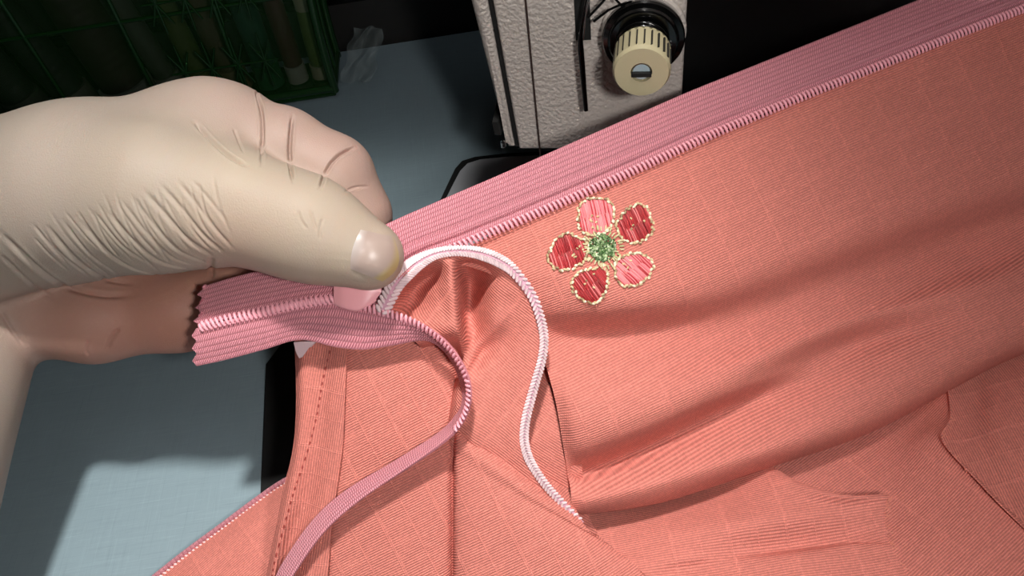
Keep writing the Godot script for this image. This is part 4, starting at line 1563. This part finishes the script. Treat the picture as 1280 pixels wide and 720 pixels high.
	for step in 2:
		var flag := PackedByteArray()
		flag.resize(verts.size())
		for ln in lines:
			var bb: AABB = ln[1]
			var pts: PackedVector3Array = ln[0]
			for k in verts.size():
				if flag[k] == 0 and bb.has_point(verts[k]):
					for j in 14:
						var ab := pts[j + 1] - pts[j]
						var t := clampf((verts[k] - pts[j]).dot(ab) / maxf(ab.length_squared(), 1e-12), 0.0, 1.0)
						if verts[k].distance_to(pts[j] + ab * t) < ln[2] * 3.0:
							flag[k] = 1
							break
		var mids := {}
		var fine := PackedInt32Array()
		for k in range(0, tris.size(), 3):
			var a := tris[k]
			var b := tris[k + 1]
			var c := tris[k + 2]
			if flag[a] + flag[b] + flag[c] == 0:
				fine.append_array(PackedInt32Array([a, b, c]))
				continue
			var q := PackedInt32Array()
			for e in [[a, b], [b, c], [c, a]]:
				var key := Vector2i(mini(e[0], e[1]), maxi(e[0], e[1]))
				if not mids.has(key):
					mids[key] = verts.size()
					verts.append((verts[e[0]] + verts[e[1]]) * 0.5)
					nor.append((nor[e[0]] + nor[e[1]]).normalized())
				q.append(mids[key])
			fine.append_array(PackedInt32Array([a, q[0], q[2], q[0], b, q[1], q[2], q[1], c, q[0], q[1], q[2]]))
		tris = fine
	for ln in lines:
		var pts: PackedVector3Array = ln[0]
		var bb: AABB = ln[1]
		var w: float = ln[2]
		for k in verts.size():
			var p := verts[k]
			if not bb.has_point(p):
				continue
			var best := 1.0
			var bt := 0.0
			for j in 14:
				var ab := pts[j + 1] - pts[j]
				var t := clampf((p - pts[j]).dot(ab) / maxf(ab.length_squared(), 1e-12), 0.0, 1.0)
				var dd := p.distance_to(pts[j] + ab * t)
				if dd < best:
					best = dd
					bt = (j + t) / 14.0
			if best < w * 3.0:
				var x := best / w
				var fade := clampf(sin(PI * clampf(bt, 0.02, 0.98)) * 2.2, 0.0, 1.0)
				verts[k] = p - nor[k] * (ln[3] * fade * (exp(-1.6 * x * x) - 0.12 * exp(-pow((x - 1.7) / 0.6, 2.0))))
	nor = normals_of(verts, tris)
	var near_pink := march(290, 320)
	for k in verts.size():
		var p := verts[k]
		var col := Color(0, 0, 0)
		var sum := 0.0
		for e in bones:
			var w := exp(-maxf(cap_d(p, e) + 0.003, 0.0) / 0.0035)
			col += e[5] * w
			sum += w
		col = col * (1.0 / sum)
		var red := 0.55 * exp(-pow(p.distance_to(near_pink) / 0.012, 2.0))
		col = col.lerp(Color(0.44, 0.28, 0.225), red)
		col.a = 1.0
		m.add(p, nor[k], Vector2.ZERO, col)
	m.i = tris
	var who := thing("person", "left hand pinching the zipper end between thumb and forefinger, arm coming from the left", "person")
	build(m, "hand", M.skin, who)
	# thumbnail, bedded on the thumb
	var rows := []
	for v in 9:
		var line := []
		for u in 9:
			var uu := u / 8.0
			var vv := v / 8.0
			var a := Vector2(451, 287).lerp(Vector2(438, 336), vv) + Vector2(-4.0 * sin(PI * vv), 0)
			var b := Vector2(492, 296).lerp(Vector2(478, 352), vv) + Vector2(13.0 * sin(PI * vv), 6.0 * sin(PI * vv))
			var q := a.lerp(b, uu)
			var p := march(q.x, q.y)
			var edge := minf(minf(uu, 1.0 - uu) * 1.2, minf(vv, 1.0 - vv) * 1.6)
			line.append([q.x, q.y, (p - EYE).dot(cam_f) * 1000.0 - 0.15 - 0.5 * sqrt(clampf(edge * 2.0, 0.0, 1.0)) - 0.35 * uu])
		rows.append(line)
	var ns := sheet(rows, 40, 40)
	var nm := cloth(ns, 0.0006, Vector2.ZERO, func(u: float, v: float) -> Color:
		var base := Color(0.36, 0.27, 0.235)
		base = base.lerp(Color(0.45, 0.39, 0.37), clampf(1.0 - u * 4.5, 0.0, 1.0) * clampf(1.6 - v * 1.4, 0.0, 1.0))
		return base.lerp(Color(0.42, 0.32, 0.14), clampf((u + 0.25 * v - 0.93) * 7.0, 0.0, 1.0)))
	lbl(build(nm, "thumbnail", M.nail, who), "smooth thumbnail with a yellowish tip")

func normals_of(v: PackedVector3Array, t: PackedInt32Array) -> PackedVector3Array:
	var n := PackedVector3Array()
	n.resize(v.size())
	for k in range(0, t.size(), 3):
		var c := (v[t[k + 2]] - v[t[k]]).cross(v[t[k + 1]] - v[t[k]])
		n[t[k]] += c
		n[t[k + 1]] += c
		n[t[k + 2]] += c
	for k in n.size():
		n[k] = n[k].normalized()
	return n

# ---------------------------------------------------------------- green basket of thread at the back left
func spool(called: String, label: String, foot: Vector3, lean: Vector3, r: float, h: float, col: Color, ends: Color, group := "thread spools in the green basket") -> void:
	var t := thing(called, label, "thread spool", group)
	var up := (Vector3.UP + lean).normalized()
	var sd := up.cross(Vector3.BACK).normalized()
	var xf := Transform3D(Basis(sd, up, sd.cross(up)), foot)
	var m := MB.new()
	m.lathe([[0.0, 0.0], [r, 0.0], [r, h * 0.16], [r * 0.62, h * 0.16], [r * 0.62, h * 0.84], [r * 0.9, h * 0.84], [r * 0.9, h], [r * 0.3, h], [r * 0.3, h * 0.9], [0.0, h * 0.9]], xf, 28)
	build(m, "core", mat("spool_core", ends, 0.45), t)
	m = MB.new()
	var prof := [[r * 0.6, h * 0.165]]
	for k in 25:
		var w := k / 24.0
		prof.append([r * (0.86 + 0.05 * sin(PI * w) + (0.012 if k % 2 == 0 else 0.0)), h * (0.165 + 0.67 * w)])
	prof.append([r * 0.6, h * 0.835])
	m.lathe(prof, xf, 28)
	build(m, "thread", mat("spool_thread", col, 0.7), t)

func basket() -> void:
	var b := thing("basket", "dark green openwork plastic basket of thread at the back left", "basket")
	var fr := on_height(421, 121, 0.0)                       # front right foot
	var z0 := fr.z
	var x1 := fr.x
	var x0 := x1 - 0.26
	var dep := 0.034
	var hgt := 0.11
	# floor
	var m := MB.new()
	m.box(Transform3D(Basis(), Vector3((x0 + x1) / 2, 0.0015, z0 - dep / 2)), Vector3(x1 - x0, 0.0025, dep), 0.0008)
	build(m, "bottom", M.green, b)
	# flaring corner and clear green sheets between the ribs
	var flare := 0.012
	var f := func(x: float, y: float) -> Vector3:            # front wall
		return Vector3(lerpf(x0, x1, x) + (x - 0.5) * 2.0 * flare * y * y, 0.0035 + hgt * y, z0 + 0.008 * y)
	var s := func(x: float, y: float) -> Vector3:            # right wall
		return Vector3(x1 + flare * y * y, 0.0035 + hgt * y, z0 + 0.008 * y - dep * x)
	var wall_ids := 0
	for wl in [f, s]:
		m = MB.new()
		var nu := 30
		var nv := 12
		var sh := Sheet.new()
		sh.nu = nu
		sh.nv = nv
		for k in nv + 1:
			var line := PackedVector3Array()
			for j in nu + 1:
				line.append(wl.call(float(j) / nu, float(k) / nv))
			sh.p.append(line)
		finish(sh)
		build(cloth(sh, 0.001), "side", M.green_clear, b)
		wall_ids += 1
	for side in 2:
		var wl2 = f if side == 0 else s
		var count := 6 if side == 0 else 2
		for k in count + 1:
			m = MB.new()
			var pts := PackedVector3Array()
			var rad := PackedFloat32Array()
			for j in 9:
				pts.append(wl2.call(float(k) / count, j / 8.0))
				rad.append(0.0011 if k < count else 0.0022)
			m.tube(pts, rad, 8)
			build(m, "rib", M.green, b)
		for y in [0.02, 0.5, 1.0]:
			m = MB.new()
			var pts2 := PackedVector3Array()
			var rad2 := PackedFloat32Array()
			for j in 25:
				pts2.append(wl2.call(j / 24.0, y))
				rad2.append(0.0022 if y != 0.5 else 0.001)
			m.tube(pts2, rad2, 8)
			build(m, "hoop", M.green, b)
	# starry lattice cast into the front wall
	for k in 8:
		var c := Vector2(0.74 + 0.05 * (k % 4), 0.22 + 0.34 * (k / 4))
		m = MB.new()
		for a in 8:
			var w := TAU * a / 8.0
			var e := c + Vector2(cos(w) * 0.026, sin(w) * 0.14)
			m.tube(PackedVector3Array([f.call(c.x, c.y) + Vector3(0, 0, 0.001), f.call(e.x, e.y) + Vector3(0, 0, 0.001)]), PackedFloat32Array([0.0008, 0.0005]), 6)
		build(m, "lattice_star", M.green, b)
	# spools inside, from the right
	var zc := z0 - 0.017
	var list := [
		["small pale olive thread spool at the basket's right end", -0.0075, 0.0052, 0.045, Color(0.284, 0.356, 0.141), Color(0.519, 0.519, 0.418), 0.05],
		["small maroon thread spool with pale green ends", -0.0200, 0.0054, 0.058, Color(0.243, 0.092, 0.100), Color(0.511, 0.522, 0.476), 0.0],
		["teal thread spool behind the starry lattice", -0.0345, 0.0070, 0.078, Color(0.059, 0.246, 0.175), Color(0.112, 0.308, 0.183), 0.0],
		["brown leaning thread spool beside the teal one", -0.0510, 0.0070, 0.080, Color(0.254, 0.210, 0.138), Color(0.366, 0.330, 0.241), -0.10],
		["olive green leaning thread spool in the middle of the basket", -0.0670, 0.0062, 0.085, Color(0.238, 0.283, 0.104), Color(0.272, 0.316, 0.138), -0.08],
		["grey leaning thread spool left of the olive green one", -0.0830, 0.0066, 0.085, Color(0.199, 0.199, 0.172), Color(0.443, 0.443, 0.408), -0.16],
		["wide dark red thread spool with a pale end", -0.1060, 0.0135, 0.080, Color(0.129, 0.035, 0.031), Color(0.469, 0.487, 0.451), -0.10],
		["charcoal leaning thread spool left of the wide dark red one", -0.1330, 0.0100, 0.080, Color(0.068, 0.077, 0.068), Color(0.332, 0.332, 0.296), -0.22],
		["dark grey-green leaning thread spool near the basket's left end", -0.1580, 0.0100, 0.085, Color(0.091, 0.109, 0.091), Color(0.267, 0.276, 0.249), -0.22],
		["black leaning thread spool, leftmost in the basket", -0.1830, 0.0100, 0.085, Color(0.034, 0.038, 0.034), Color(0.178, 0.178, 0.169), -0.22]]
	for e in list:
		spool("thread_spool", e[0], Vector3(x1 + e[1], 0.0035 + absf(e[6]) * e[2], zc), Vector3(e[6], 0, 0), e[2], e[3], e[4], e[5])
	# crumpled scrap of clear film beside the basket
	var rows := []
	for k in 7:
		var line := []
		for j in 6:
			line.append([lerpf(436, 474, j / 5.0) + (1.0 - k / 6.0) * 6.0 - 10.0 * k / 6.0 + 3.0 * sin(k * 2.1 + j), lerpf(34, 102, k / 6.0) + 2.0 * sin(j * 1.7), 414.0 - 2.0 * k + 2.5 * sin(j * 2.3 + k * 1.3)])
		rows.append(line)
	var fs := sheet(rows, 24, 28)
	tag(build(cloth(fs, 0.0003), "plastic_film", M.film), "crumpled scrap of clear plastic film beside the green basket", "plastic film")
